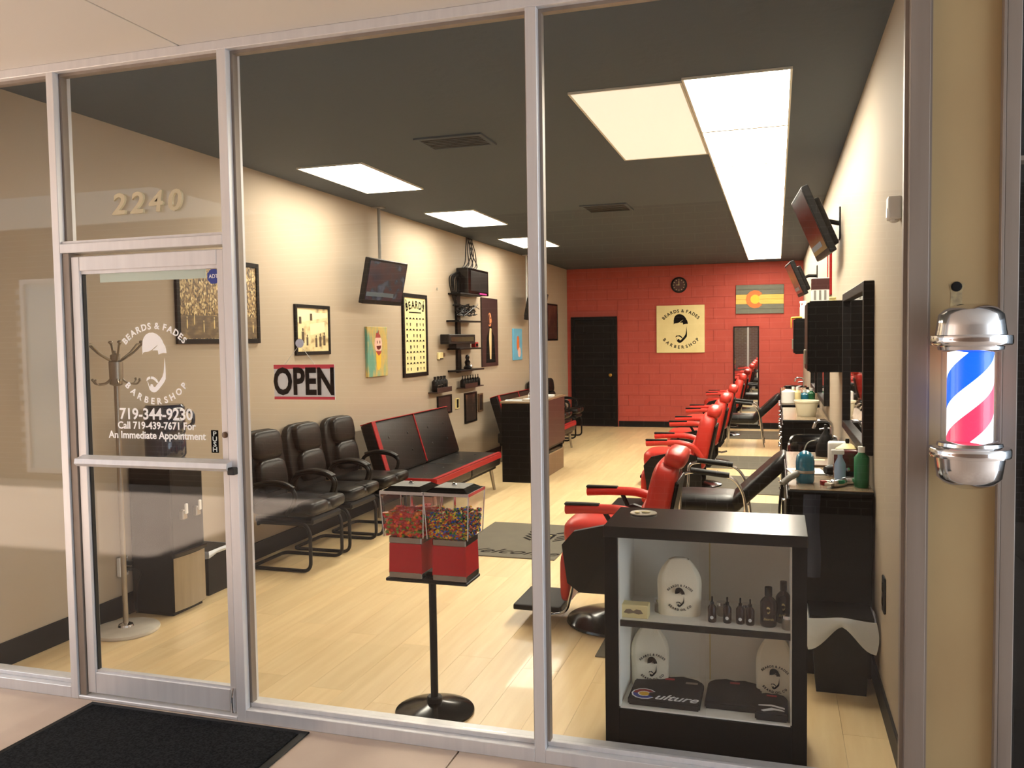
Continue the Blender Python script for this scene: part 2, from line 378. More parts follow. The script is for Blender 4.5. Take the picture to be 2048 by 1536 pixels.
struct(MB().box(-2.303, -1.412, 0, .105, 0, .018, .004).obj('trim_8', m_alu))
# glass door
dr = sroot('door_1', (-1.858, .04, 0))
lx, rx = -.402, .434
MB().box(lx, lx+.048, -.022, .022, .03, 2.112, .003).obj('stile', m_alu, dr)
MB().box(rx-.034, rx, -.022, .022, .03, 2.112, .003).obj('stile', m_alu, dr)
MB().box(lx+.048, rx-.034, -.022, .022, 2.045, 2.112, .003).box(lx+.048, rx-.034, -.012, .016, 2.03, 2.045).obj('top_rail', m_alu, dr)
MB().box(lx+.048, rx-.034, -.022, .022, .03, .132, .003).box(lx+.048, rx-.034, -.012, .016, .132, .142).obj('bottom_rail', m_alu, dr)
MB().box(lx+.048, lx+.054, -.008, .012, .14, 2.03).box(rx-.04, rx-.034, -.008, .012, .14, 2.03).obj('gasket', m_gasket, dr)
MB().box(lx-.038, lx-.003, -.03, .06, .018, 2.128).obj('hinge_jamb', m_alu_dk, dr)
MB().box(lx+.05, rx-.036, .0, .006, .135, 2.04).obj('pane', m_glass, dr)
pb = MB().prism([(-.0, 0), (-.045, .008), (-.06, .022), (-.055, .044), (0, .056)], at(lx+.03, -.022, 1.125) @ Matrix(((0, 0, 1, 0), (1, 0, 0, 0), (0, 1, 0, 0), (0, 0, 0, 1))), .832).obj('push_bar', m_alu, dr)
MB().box(.455, .49, -.07, -.022, 1.118, 1.15, .003).obj('end_cap', m_gasket, pb)
MB().lathe([(.014, 0), (.014, .006), (.009, .008)], n=16, M=at(.418, -.022, 1.29) @ FR).obj('lock_cylinder', m_brownwood, dr, 40, 'small bronze lock cylinder')
MB().tube(fillet([(.419, -.03, .03), (.419, -.035, .09), (.419, -.024, .14)], .02), .006).obj('floor_bolt', m_chrome, dr)
MB().box(-.262, .32, .006, .012, 1.99, 2.034).obj('top_strip', mat('frosted_strip', (206, 220, 208), .5), dr, label='pale green translucent strip')
dy = -.0012
b = MB(); emblem(b, at(.037, dy, 1.614) @ FR, .275); b.obj('logo', m_vinylw, dr, label='white vinyl emblem of a hair and beard between two arcs of lettering')
b = MB()
for body, s_, z in (('719-344-9230', .072, 1.352), ('Call 719-439-7671 For', .047, 1.307), ('An Immediate Appointment', .0475, 1.262)):
    b.mesh(tmesh(body, s_, bold=.022), at(.03, dy, z) @ FR)
b.obj('lettering', m_vinylw, dr, label='white vinyl telephone lettering')
ps = MB().box(.328, .366, -.0012, -.0004, 1.205, 1.307).obj('push_sticker', m_ink, dr, label='black sticker reading PUSH downwards')
b = MB()
for i, ch in enumerate('PUSH'): b.mesh(tmesh(ch, .03, bold=.02), at(.347, -.0018, 1.281 - i * .0235) @ FR @ Matrix.Scale(1.25, 4, (1, 0, 0)))
b.obj('lettering', mat('pale_print', (214, 224, 222), .5), ps)
st = MB().prism([(.035*cos(pi/8+k*pi/4), .035*sin(pi/8+k*pi/4)) for k in range(8)], at(.368, -.0004, 1.995) @ FR, .001).obj('security_sticker', m_blue, dr, label='blue octagonal security sticker')
MB().mesh(tmesh('ADT', .024, bold=.012), at(.368, -.0016, 1.988) @ FR).obj('lettering', m_vinylw, st)
# house number on the transom
hn = thing('house_number', 'cream raised digits 2240 on the glass over the door', 'sign', (-1.845, .049, 2.30))
M0 = Matrix.Rotation(-0.01, 4, 'Y')
for i, ch in enumerate('2240'):
    MB().mesh(tmesh(ch, .132, .012, .02, shear=.15), at(-.147 + i * .102, -.007, 0) @ FR @ Matrix.Scale(1.15, 4, (1, 0, 0))).obj('digit', m_cream_num, hn)
# pier between shops
struct(MB().box(-13, -3.055, .02, .14, -.1, 3.3).obj('wall_neighbour', mat('pale_stucco', (204, 196, 184), .8, bump=(30, .3, .004))))
pr = struct(MB().box(1.396, 1.613, .03, .09, 0, 3.005).obj('wall_pier', m_pier))
MB().box(1.398, 1.405, .018, .03, 0, 3.005).obj('gap_shadow_strip', m_alu_dk, pr)  # strip stands in for the shadow line in the gap by the jamb
struct(MB().box(1.613, 1.622, -.004, .1, 0, 3.005, .001).box(1.622, 1.668, 0, .1, 0, 3.005, .003).obj('trim_9', m_alu_dk))
nw = sroot('window_5', (2.6, .05, 0))
MB().box(-.932, .6, 0, .006, .08, 3.0).obj('pane', m_glass, nw)
MB().box(-.932, .6, -.03, .05, 2.26, 2.275).obj('glazing_bar', m_alu_dk, nw)
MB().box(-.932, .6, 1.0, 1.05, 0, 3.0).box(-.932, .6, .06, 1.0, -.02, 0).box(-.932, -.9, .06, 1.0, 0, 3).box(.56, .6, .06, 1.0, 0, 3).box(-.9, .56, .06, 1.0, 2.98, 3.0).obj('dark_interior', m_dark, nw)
ch = MB().lathe([(.017, 0), (.017, .004), (.012, .006)], n=14, M=at(1.487, .03, 1.851) @ FR).obj('cable_hole', m_dark, pr)
MB().prism([(-.02, -.1), (.02, -.1), (.017, -.02), (.026, .01), (-.024, .012), (-.017, -.02)], at(1.487, .0295, 1.851) @ FR, .0005).obj('bare_patch', mat('bare_plaster', (140, 128, 104), .9, noise=((190, 172, 130), 40, (1, 1, 1), .2)), pr)
# doormat
dm = thing('doormat', 'black ribbed doormat on the pavement before the glass door', 'mat', (-1.615, -.47, 0))
MB().box(-.585, .585, -.45, .45, 0, .008, .003).obj('rubber_border', m_blackplastic, dm)
MB().box(-.55, .55, -.415, .415, .008, .014, .002).obj('pile', m_doormat, dm)
# ================================================================== CEILING FITTINGS
def troffer(x0, x1, y0, y1, label, group, mt=m_lamp):
    t = thing('ceiling_light', label, 'light', ((x0+x1)/2, (y0+y1)/2, H), 0, group); w, d = (x1-x0)/2, (y1-y0)/2; e = .012
    MB().box(-w, -w+e, -d, d, -.012, 0).box(w-e, w, -d, d, -.012, 0).box(-w+e, w-e, -d, -d+e, -.012, 0).box(-w+e, w-e, d-e, d, -.012, 0).obj('frame', m_lampframe, t)
    MB().box(-w+e, w-e, -d+e, d-e, -.009, -.001).obj('diffuser', mt, t); return t
for y, l in ((2.68, 'lit ceiling panel near the beige wall, closest to the shop front'), (5.17, 'lit ceiling panel near the beige wall, middle one of three'), (7.66, 'lit ceiling panel near the beige wall, farthest from the shop front')):
    troffer(-2.66, -2.10, y, y+1.19, l, 'ceiling panels along the beige wall')
ordw = ['first', 'second', 'third', 'fourth', 'fifth', 'sixth', 'seventh', 'eighth', 'ninth']
for k in range(9):
    troffer(.423, .98, 1.41+k*1.214, 1.41+(k+1)*1.214-.006, 'lit panel in the long ceiling strip, %s from the shop front' % ordw[k], 'long strip of ceiling panels')
troffer(-.203, .42, 1.46, 3.31, 'dim cream ceiling panel beside the bright long strip', None, m_lampdim)
def vent(x, y, w, d, lab):
    t = thing('ceiling_vent', lab, 'vent', (x, y, H))
    MB().box(-w, -w+.03, -d, d, -.012, 0).box(w-.03, w, -d, d, -.012, 0).box(-w+.03, w-.03, -d, -d+.03, -.012, 0).box(-w+.03, w-.03, d-.03, d, -.012, 0).obj('frame', m_ceil, t)
    for k in range(7):
        y_ = -d + .045 + k * (2*d-.09)/6; MB().box(-w+.03, w-.03, y_-.012, y_+.006, -.010, -.006).obj('slat', m_blackplastic, t)
vent(-1.19, 2.30, .24, .17, 'charcoal ceiling vent in front of the nearest lit panel')
vent(-.78, 5.6, .24, .24, 'charcoal square ceiling vent in the middle of the dark ceiling')
# ================================================================== FRONT OF SHOP, LEFT
# open sign, hung on the inside of the glass
os_ = thing('open_sign', 'white OPEN sign with red bands hanging inside the window', 'sign', (-1.063, .064, 1.447))
MB().box(-.149, .149, 0, .004, 0, .152).obj('board', m_whiteplastic, os_)
MB().box(-.149, .149, -.001, 0, .134, .152).box(-.149, .149, -.001, 0, 0, .012).obj('red_band', mat('red_print', (206, 46, 66), .5), os_)
MB().mesh(tmesh('OPEN', .139, bold=.03), at(0, -.0015, .024) @ FR @ Matrix.Scale(.84, 4, (1, 0, 0)) @ Matrix.Scale(1.17, 4, (0, 1, 0))).obj('lettering', m_ink, os_)
MB().tube([(-.095, .002, .152), (-.015, -.002, .24), (.055, .002, .152)], .0012, 5).obj('string', m_whiteplastic, os_)
MB().lathe([(.02, 0), (.018, .006), (.006, .009)], (0, 0, 0), 16, at(-.015, -.001, .245) @ FR).obj('suction_cup', mat('cloudy_rubber', (190, 192, 206), .4), os_, 40)

# coat rack
cr = thing('coat_rack', 'chrome coat stand with pale round base behind the door', 'coat rack', (-2.79, .86, 0))
MB().lathe([(0, 0), (.185, 0), (.19, .008), (.188, .02), (.16, .026), (.05, .03), (0, .03)], n=40).obj('base', m_marble, cr, 30)
MB().lathe([(.045, .03), (.04, .042), (.024, .05), (.0, .052)], n=20).obj('collar', m_chrome, cr, 40)
MB().tube([(0, 0, .04), (0, 0, 1.46)], .016, 14).obj('pole', m_steel, cr, 60)
MB().lathe([(.018, 1.46), (.038, 1.47), (.04, 1.6), (.03, 1.61), (.03, 1.64), (.012, 1.65), (.012, 1.665)], n=12).obj('hub', m_steel, cr, 30)
for k in range(6):
    a = k * pi/3 + .35; c_, s_ = cos(a), sin(a)
    MB().tube(fillet([(c_*.02, s_*.02, 1.60), (c_*.1, s_*.1, 1.65), (c_*.155, s_*.155, 1.705), (c_*.175, s_*.175, 1.70), (c_*.18, s_*.18, 1.715)], .02, 3), [.006]*1 if False else .0065, 7).sq((c_*.182, s_*.182, 1.715), (.014, .014, .01), 1, 1, 10, 6).obj('upper_hook', m_steel, cr, 50)
    MB().tube(fillet([(c_*.035, s_*.035, 1.50), (c_*.06, s_*.06, 1.475), (c_*.12, s_*.12, 1.468), (c_*.135, s_*.135, 1.49)], .02, 3), .005, 7).sq((c_*.135, s_*.135, 1.495), (.009, .009, .009), 1, 1, 8, 6).obj('lower_hook', m_steel, cr, 50)

# water cooler
wc = thing('water_cooler', 'black water cooler with steel lower front against the wall', 'water cooler', (-2.825, 1.30, 0))
MB().box(-.165, .15, -.155, .155, .02, .93, .015, 2).box(-.14, .13, -.14, .14, 0, .03).obj('body', m_blackplastic, wc)
MB().grid(lambda u, v: Vector((.152 + .014 * sin(pi*u), -.15 + .30*u, .03 + .335*v)), 10, 2).grid(lambda u, v: Vector((.135, -.15+.30*u, .03+.335*v)), 2, 2).obj('front_panel', m_steel, wc, 30, 'brushed steel curved lower panel')
MB().box(.14, .172, -.155, .155, .37, .40, .008, 2).obj('drip_ledge', m_blackgloss, wc)
MB().lathe([(.10, .93), (.12, .94), (.12, .965), (.07, .97)], n=24).obj('collar', m_blackplastic, wc, 40)
for i, (y, cc) in enumerate(((-.065, m_red), (.065, m_blue))):
    tp = MB().box(.15, .185, y-.022, y+.022, .60, .66, .006).obj('tap', m_steel, wc)
    MB().box(.185, .2, y-.012, y+.012, .635, .70, .004).obj('lever', m_whiteplastic, tp)
wj = thing('water_jug', 'dark blue water jug upturned on the black cooler', 'jug', (-2.825, 1.30, .967))
MB().lathe([(.08, 0), (.115, .01), (.125, .03), (.125, .075), (.125, .15), (.118, .16), (.125, .17), (.125, .25), (.118, .26), (.125, .27), (.125, .33), (.11, .35), (0, .352)], n=28).obj('shell', m_jug, wj, 40)
MB().tube(fillet([(.118, .06, .2), (.15, .085, .22), (.15, .085, .29), (.118, .06, .31)], .02, 3), .012, 8).obj('handle', m_jug, wj, 50)
# power strip
po = thing('power_strip', 'white outlet strip with plugs on the wall beside the cooler', 'outlet', (-3.005, 1.07, .26), pi/2)
MB().box(-.035, .035, -.03, 0, 0, .12, .004).obj('housing', m_whiteplastic, po)
for k in range(3):
    for x in (-.016, .016): MB().box(x-.01, x+.01, -.032, -.03, .018+k*.035, .038+k*.035).obj('socket', m_grey, po)
for z in (.045, .08):
    pl = MB().box(.005, .03, -.075, -.033, z-.012, z+.012, .004).obj('plug', m_blackplastic, po)
pw_ = MB().tube(fillet([(-2.93, 1.085, .305), (-2.86, 1.09, .30), (-2.92, 1.11, .2), (-2.93, 1.12, .03), (-2.95, 1.135, .012)], .04, 4), .005, 7).obj('power_cord', m_blackplastic, wc); pw_.location = (2.825, -1.30, 0)
# bin behind the cooler
def wastebin(name, label, loc, rz, w, d, h, drape, cat='bin'):
    t = thing(name, label, cat, loc, rz)
    k = .82
    MB().frustum((-w*k, w*k, -d*k, d*k), 0, (-w, w, -d, d), h).frustum((-w+.006, w-.006, -d+.006, d-.006), h+.0005, (-w*k+.006, w*k-.006, -d*k+.006, d*k-.006), .02, cap=False).box(-w-.006, w+.006, -d-.006, -d, h-.02, h).box(-w-.006, w+.006, d, d+.006, h-.02, h).box(-w-.006, -w, -d, d, h-.02, h).box(w, w+.006, -d, d, h-.02, h).obj('tub', m_blackplastic, t)
    def ring(u, dz, off):
        n = u * 4; s_ = int(n) % 4; f_ = n - int(n); W_, D_ = w + off, d + off
        P = [(-W_, -D_), (W_, -D_), (W_, D_), (-W_, D_)]; a, c = P[s_], P[(s_+1) % 4]
        return Vector((a[0] + (c[0]-a[0]) * f_, a[1] + (c[1]-a[1]) * f_, dz))
    def liner(u, v):
        e = drape(u)
        if v < .3: return ring(u, h - .28 + .288 * v / .3, -.05 + .054 * (v/.3))
        q = (v - .3) / .7
        return ring(u, h + .008 - e * q, .008 + .014 * sin(pi*q) + .006 * q + .004 * sin(u * 50) * q)
    MB().grid(liner, 64, 9, True).obj('liner', m_liner, t, 60, 'white translucent bag liner')
    return t
wastebin('waste_bin', 'small black waste bin with white bag beside the cooler', (-2.84, 1.68, 0), 0, .11, .12, .31, lambda u: .05 + .02 * sin(12 * u))

# office chairs
def make_office_chair(label, loc):
    t = thing('office_chair', label, 'chair', loc, 0, 'black leather guest chairs along the wall')
    for y in (-.235, .235):
        MB().tube(fillet([(-.2, y, .34), (-.2, y*1.02, .36), (.20, y, .36), (.235, y, .3), (.235, y, .013), (-.26, y, .013), (-.28, y*.8, .013)], .07, 6), .0135, 9).obj('leg', m_blackplastic, t, 50)
    MB().tube([(-.28, -.2, .013), (-.28, .2, .013)], .0135, 9).obj('crossbar', m_blackplastic, t, 50)
    MB().box(-.25, .25, -.22, .22, .35, .40, .015).obj('seat_pan', m_blackplastic, t)
    MB().sq((-.01, 0, .455), (.28, .265, .06), .55, .4, 32, 10).sq((.2, -.13, .475), (.085, .125, .05), .6, .5).sq((.2, .13, .475), (.085, .125, .05), .6, .5).obj('seat', m_leather, t, 60)
    Mb = at(-.225, 0, .46) @ Matrix.Rotation(D(-9), 4, 'Y')
    MB().sq((-.035, 0, .28), (.045, .27, .30), .5, .35, 32, 12, Mb).obj('backrest', m_leather, t, 60)
    MB().sq((.022, 0, .45), (.045, .19, .12), .55, .45, 24, 10, Mb).obj('head_pad', m_leather, t, 60)
    MB().sq((.025, 0, .215), (.05, .185, .13), .6, .5, 24, 10, Mb).obj('lumbar_pad', m_leather, t, 60)
    for y in (-.285, .285):
        a = MB().tube(fillet([(-.24, y*.93, .50), (-.21, y, .63), (-.05, y, .665), (.09, y, .645), (.155, y, .60), (.13, y, .50), (.06, y*.94, .43)], .07, 5), .017, 9).obj('armrest', m_blackplastic, t, 50)
        MB().tube(fillet([(-.19, y, .65), (-.05, y, .682), (.08, y, .665), (.14, y, .632)], .06, 5), .023, 9, flat=.6).obj('arm_pad', m_leather, a, 50)
    return t
oc = make_office_chair('black leather guest chair closest to the shop front', (-2.605, 2.49, 0))
dup(oc, (-2.605, 3.09, 0), None, 'black leather guest chair between two matching chairs')
dup(oc, (-2.605, 3.70, 0), None, 'black leather guest chair next to the futon')
dup(oc, (-2.6, 10.25, 0), None, 'black chair behind the reception counter, nearer one', 'black chairs at the rear of the shop')
dup(oc, (-2.6, 11.1, 0), None, 'black chair at the rear, closest to the black back door', 'black chairs at the rear of the shop')

# futons
def make_futon(label, loc, L=.97):
    t = thing('futon', label, 'sofa', loc, 0, 'black and red folding futons')
    Mb = at(-.17, 0, .40) @ Matrix.Rotation(D(-17), 4, 'Y')
    for s_ in (-1, 1):
        y0 = s_ * L / 2
        MB().box(-.28, .385, y0-L/2+.006, y0+L/2-.006, .27, .415, .03, 3).obj('seat_cushion', m_leather, t, 50)
        MB().box(-.07, .065, y0-L/2+.006, y0+L/2-.006, .0, .54, .03, 3, Mb).obj('back_cushion', m_leather, t, 50)
        for q in (-.22, .22):
            for z in (.18, .36): MB().sq((.066, y0+q, z), (.006, .014, .014), 1, 1, 10, 6, Mb).obj('button', m_leather, t, 60)
            for x in (-.05, .17): MB().sq((x, y0+q, .416), (.016, .016, .005), 1, 1, 10, 6).obj('button', m_leather, t, 60)
    MB().box(.384, .392, -L, L, .352, .408, .003).box(-.2, .384, -L-.004, -L+.006, .345, .418, .003).box(.345, .385, -L, L, .411, .419).obj('seat_trim', m_redtrim, t, label='red vinyl trim band')
    MB().box(.06, .072, -L, -L+.075, .02, .54, .003, 1, Mb).box(-.06, .07, -L, L, .536, .545, .003, 1, Mb).box(.058, .07, -.008, .008, .02, .54, .002, 1, Mb).obj('back_trim', m_redtrim, t, label='red vinyl stripe and piping')
    for x in (-.24, .3):
        for y in (-L+.14, L-.14): MB().tube([(x, y, .28), (x + (.04 if x > 0 else -.02), y*1.03, 0)], [.022, .016], 10).obj('leg', m_steel, t, 50)
    MB().box(-.26, .34, -L+.05, L-.05, .235, .275).obj('frame', m_blackplastic, t)
    return t
fu = make_futon('black futon with red trim beside the guest chairs', (-2.50, 5.03, 0))
dup(fu, (-2.50, 8.85, 0), None, 'black futon with red trim behind the reception counter')

# reception counter
rc = thing('reception_counter', 'black reception counter in front of the second futon', 'counter', (-2.01, 6.40, 0))
MB().box(-.22, .22, 0, .03, 0, .945, .003).obj('front_panel', m_black, rc)
MB().box(-.22, -.19, .03, 1.36, 0, .945).box(-.19, .19, 1.33, 1.36, 0, .945).obj('carcass', m_black, rc)
MB().box(.19, .22, .03, 1.36, .36, .945, .002).obj('side_panel', m_cherry, rc, label='dark cherry wood end panel')
MB().box(-.19, .20, .03, 1.33, .33, .36).obj('shelf', m_black, rc)
MB().box(-.235, .235, -.015, 1.375, .945, .97, .004).obj('top', m_ctop, rc)
bx = thing('storage_box', 'brown box with pale rim under the reception counter end', 'box', (-1.915, 7.30, 0))
MB().box(-.12, .12, -.44, .40, 0, .262, .004).obj('body', m_brownwood, bx)
MB().box(-.125, .125, -.445, .405, .262, .275, .003).obj('lid', m_ctop, bx)
tb = thing('tablet', 'white tablet tilted on its stand on the reception counter', 'tablet', (-2.02, 6.95, .97), D(-50))
MB().box(-.12, .12, -.005, .005, .03, .2, .004, 1, Matrix.Rotation(D(-28), 4, 'X')).obj('body', m_whiteplastic, tb)
MB().box(-.1, .1, -.0062, -.005, .045, .185, 0, 1, Matrix.Rotation(D(-28), 4, 'X')).obj('screen', m_blackgloss, tb)
MB().box(-.05, .05, -.02, .1, 0, .035, .005).obj('stand', m_whiteplastic, tb)
for i, (x, y, a, l) in enumerate(((-2.12, 6.55, .2, 'loose white papers at the front of the reception counter'), (-1.93, 6.72, -.3, 'white sheet beside the tablet on the reception counter'), (-1.93, 7.35, .1, 'stack of white papers at the rear of the reception counter'))):
    tag(MB().box(-.1, .1, -.07, .07, 0, .006 + .006*i, .001, 1, Matrix.Rotation(a, 4, 'Z')).obj('paper_stack', m_whiteplastic), l, 'paper', 'papers on the reception counter').location = (x, y, .97)

# ---------------------------------------------------------------- wall pictures
def picture(name, label, cat, x, y, z, rz, w, h, border, fm, pm, d=.022, canvas=False, group=None):
    t = thing(name, label, cat, (x, y, z), rz, group)
    if canvas:
        MB().box(-w/2, w/2, -d, 0, 0, h, .003).obj('canvas', pm, t)
    else:
        B = border
        MB().box(-w/2, -w/2+B, -d, 0, 0, h, .002).box(w/2-B, w/2, -d, 0, 0, h, .002).box(-w/2+B, w/2-B, -d, 0, 0, B, .002).box(-w/2+B, w/2-B, -d, 0, h-B, h, .002).obj('frame', fm, t)
        MB().box(-w/2+B, w/2-B, -d*.6, -.002, B, h-B).obj('print', pm, t)
    return t
m_crowd = ramp_mat('crowd_photo', [(.0, (30, 24, 18)), (.3, (84, 64, 40)), (.55, (140, 112, 70)), (.8, (196, 172, 122)), (1, (240, 224, 176))], 'voronoi', 85, (1, 1, .7), .3)
pic = picture('framed_photo', 'large black framed photo of a crowd in stands near the door', 'picture', XL, 2.14, 1.70, pi/2, .97, .62, .035, m_black, m_crowd)
MB().box(-.445, .445, -.0155, -.0133, .04, .2).obj('court', ramp_mat('court_print', [(0, (40, 32, 24)), (.5, (92, 74, 50)), (1, (168, 140, 92))], 'noise', 14, (1, 1, 2)), pic)
b = MB()
for k in range(9): b.sq((-.38 + k*.095 + .02*sin(k*5), -.016, .14 + .03*sin(k*2.1)), (.007, .002, .035), .8, .8, 8, 6).sq((-.38 + k*.095 + .02*sin(k*5), -.016, .185 + .03*sin(k*2.1)), (.006, .002, .008), 1, 1, 8, 6)
b.obj('players', mat('pale_jersey', (214, 190, 136), .6), pic)
m_street = ramp_mat('sepia_photo', [(0, (60, 48, 30)), (.35, (150, 128, 88)), (.5, (220, 200, 150)), (1, (244, 230, 190))], 'noise', 9, (1, 1, 1.3), .3)
pic = picture('framed_photo', 'black framed sepia street photo of men outside a shop', 'picture', XL, 3.435, 1.592, pi/2, .585, .436, .03, m_black, m_street)
b = MB()
b.prism([(-.25, .28), (.25, .33), (.25, .37), (.05, .37), (-.1, .40), (-.25, .40)], at(0, -.0134, 0) @ FR, .0006)
b.prism([(-.05, .17), (.2, .2), (.2, .29), (-.05, .27)], at(0, -.0134, 0) @ FR, .0008); b.obj('facade', mat('sepia_light', (236, 222, 176), .5), pic)
b = MB()
for x, z, s_ in ((-.17, .17, 1.1), (-.1, .13, .8), (.05, .12, .9), (.12, .13, 1), (.19, .14, 1)):
    b.box(x-.018*s_, x+.018*s_, -.0145, -.0134, z-.06*s_, z+.03*s_).sq((x, -.014, z+.045*s_), (.011*s_, .001, .014*s_), 1, 1, 8, 6)
for x, z in ((-.21, .27), (-.03, .30)): b.box(x-.02, x+.02, -.0142, -.0134, z, z+.06)
b.obj('figures', mat('sepia_dark', (70, 54, 34), .5), pic)
# ice cream canvas
m_swirl = ramp_mat('swirl_paint', [(0, (60, 110, 96)), (.42, (96, 150, 130)), (.5, (196, 164, 84)), (.62, (120, 160, 128)), (1, (168, 120, 60))], 'noise', 5, (1, 1, .35), .6)
pic = picture('canvas_painting', 'narrow green canvas of a smiling ice cream cone', 'picture', XL, 4.665, 1.345, pi/2, .45, .505, 0, None, m_swirl, .03, True)
MB().prism([(-.05, .26), (.08, .26), (.045, .09), (.02, .065), (-.01, .065), (-.03, .09)], at(0, -.031, 0) @ FR, .0008).obj('cone', m_yellow, pic)
MB().sq((.01, -.031, .33), (.085, .0015, .085), .8, .8, 18, 6).obj('scoop', m_pink, pic, 40)
b = MB().sq((-.015, -.0325, .35), (.009, .001, .018), 1, 1, 8, 6).sq((.045, -.0325, .35), (.009, .001, .018), 1, 1, 8, 6); b.prism([(-.035, .31), (.07, .315), (.06, .285), (.02, .27), (-.02, .28)], at(0, -.0322, 0) @ FR, .0006); b.obj('face', m_darkred, pic)
MB().prism([(-.05, .395), (.065, .395), (.05, .43), (.03, .425), (.02, .475), (-.005, .44), (-.03, .445)], at(0, -.0315, 0) @ FR, .0008).prism([(-.05, .26), (.08, .26), (.06, .235), (.015, .21), (-.03, .24)], at(0, -.0322, 0) @ FR, .0006).obj('sauce', mat('red_brown_paint', (150, 44, 34), .6), pic)
# beards poster
pic = picture('framed_poster', 'tall framed cream poster of beard styles headed BEARDS', 'poster', XL, 5.655, 1.30, pi/2, .68, .93, .045, m_brownwood if False else m_black, m_cream)
b = MB(); arc_text(b, 'BEARDS', .12, at(0, -.0138, .42) @ FR, -.42, .77, True, .03, .12)
b.box(-.17, .17, -.0142, -.0134, .715, .728)
for sx in (-1, 1): b.prism([(sx*.24, .74), (sx*.255, .78), (sx*.245, .84), (sx*.26, .86), (sx*.235, .86), (sx*.225, .78)], at(0, -.0134, 0) @ FR, .0008)
for r_ in range(5):
    for c_ in range(6):
        x, z = -.225 + c_*.09, .635 - r_*.125
        b.prism([(x-.028, z), (x-.022, z+.022), (x, z+.03), (x+.022, z+.022), (x+.028, z), (x+.018, z+.008), (x, z+.012), (x-.018, z+.008)], at(0, -.0134, 0) @ FR, .0008)
        if (r_ + c_) % 4 != 2: k = .010 + .009 * ((r_*7 + c_*5) % 4) / 3; b.prism([(x-k, z-.035), (x, z-.03), (x+k, z-.035), (x+k*.6, z-.05-k), (x, z-.052-k*1.3), (x-k*.6, z-.05-k)], at(0, -.0134, 0) @ FR, .0008)
b.obj('beard_drawings', m_ink, pic)
# portrait
m_plum = mat('plum_print', (40, 20, 24), .4)
pic = picture('portrait_panel', 'dark poster of a bald man in a dinner jacket', 'poster', XL, 8.265, 1.33, pi/2, .70, .965, 0, None, m_plum, .02, True)
MB().sq((-.02, -.0205, .66), (.075, .0015, .10), .9, .9, 18, 8).sq((.06, -.0205, .65), (.012, .001, .025), 1, 1, 8, 6).obj('face', m_skin, pic, 40)
MB().prism([(-.095, .60), (-.03, .58), (-.035, .66), (-.025, .72), (-.05, .75), (-.09, .70)], at(0, -.0222, 0) @ FR, .0006).prism([(.0, .69), (.035, .695), (.03, .675), (.005, .672)], at(0, -.0222, 0) @ FR, .0006).prism([(-.02, .612), (.03, .615), (.015, .600), (-.01, .600)], at(0, -.0222, 0) @ FR, .0006).obj('face_shadow', m_plum, pic)
MB().prism([(-.06, .40), (-.02, .54), (.05, .54), (.05, .40), (.03, .10), (-.03, .10)], at(0, -.0202, 0) @ FR, .0008).obj('shirt', mat('pale_shirt', (222, 188, 140), .6), pic)
MB().prism([(-.2, .05), (-.16, .40), (-.07, .52), (-.03, .10), (.03, .10), (.06, .52), (.17, .42), (.22, .05)], at(0, -.0202, 0) @ FR, .0006).prism([(-.05, .53), (.0, .55), (.06, .53), (.06, .57), (.0, .56), (-.05, .57)], at(0, -.0212, 0) @ FR, .0006).obj('jacket', m_ink, pic)
# blue canvas and last picture
pic = picture('canvas_painting', 'narrow light blue canvas with orange and pink shapes', 'picture', XL, 9.60, 1.385, pi/2, .46, .49, 0, None, ramp_mat('blue_paint', [(0, (70, 140, 178)), (.5, (96, 170, 205)), (1, (120, 190, 214))], 'noise', 6), .025, True)
MB().sq((0, -.0255, .26), (.07, .001, .12), .8, .6, 14, 6).obj('orange_shape', m_orange, pic); MB().sq((.06, -.0257, .12), (.08, .001, .08), .9, .9, 14, 6).obj('pink_shape', m_pink, pic)
pic = picture('framed_print', 'dark framed print near the red wall corner', 'picture', XL, 11.80, 1.68, pi/2, .76, .665, .03, m_black, ramp_mat('dark_print', [(0, (26, 14, 14)), (.5, (60, 26, 24)), (.75, (120, 84, 60)), (1, (190, 170, 140))], 'noise', 4))
# thermostat pair
th = thing('thermostat', 'small cream thermostat with a dark cover on the wall', 'thermostat', (XL, 6.40, 1.475), pi/2)
MB().box(-.09, .03, -.035, 0, 0, .085, .006).obj('housing', m_cream, th); MB().box(.03, .13, -.02, 0, .03, .075, .004).obj('cover', m_brownwood, th); MB().box(-.08, .02, -.038, -.035, 0, .016).obj('switch', m_blackplastic, th)
tag(MB().box(-.012, .012, -.008, 0, 0, .03, .002).obj('wall_sensor', m_grey), 'tiny grey sensor on the wall over the thermostat', 'sensor'); bpy.data.objects['wall_sensor'].location = (XL, 6.35, 2.31); bpy.data.objects['wall_sensor'].rotation_euler = (0, 0, pi/2)

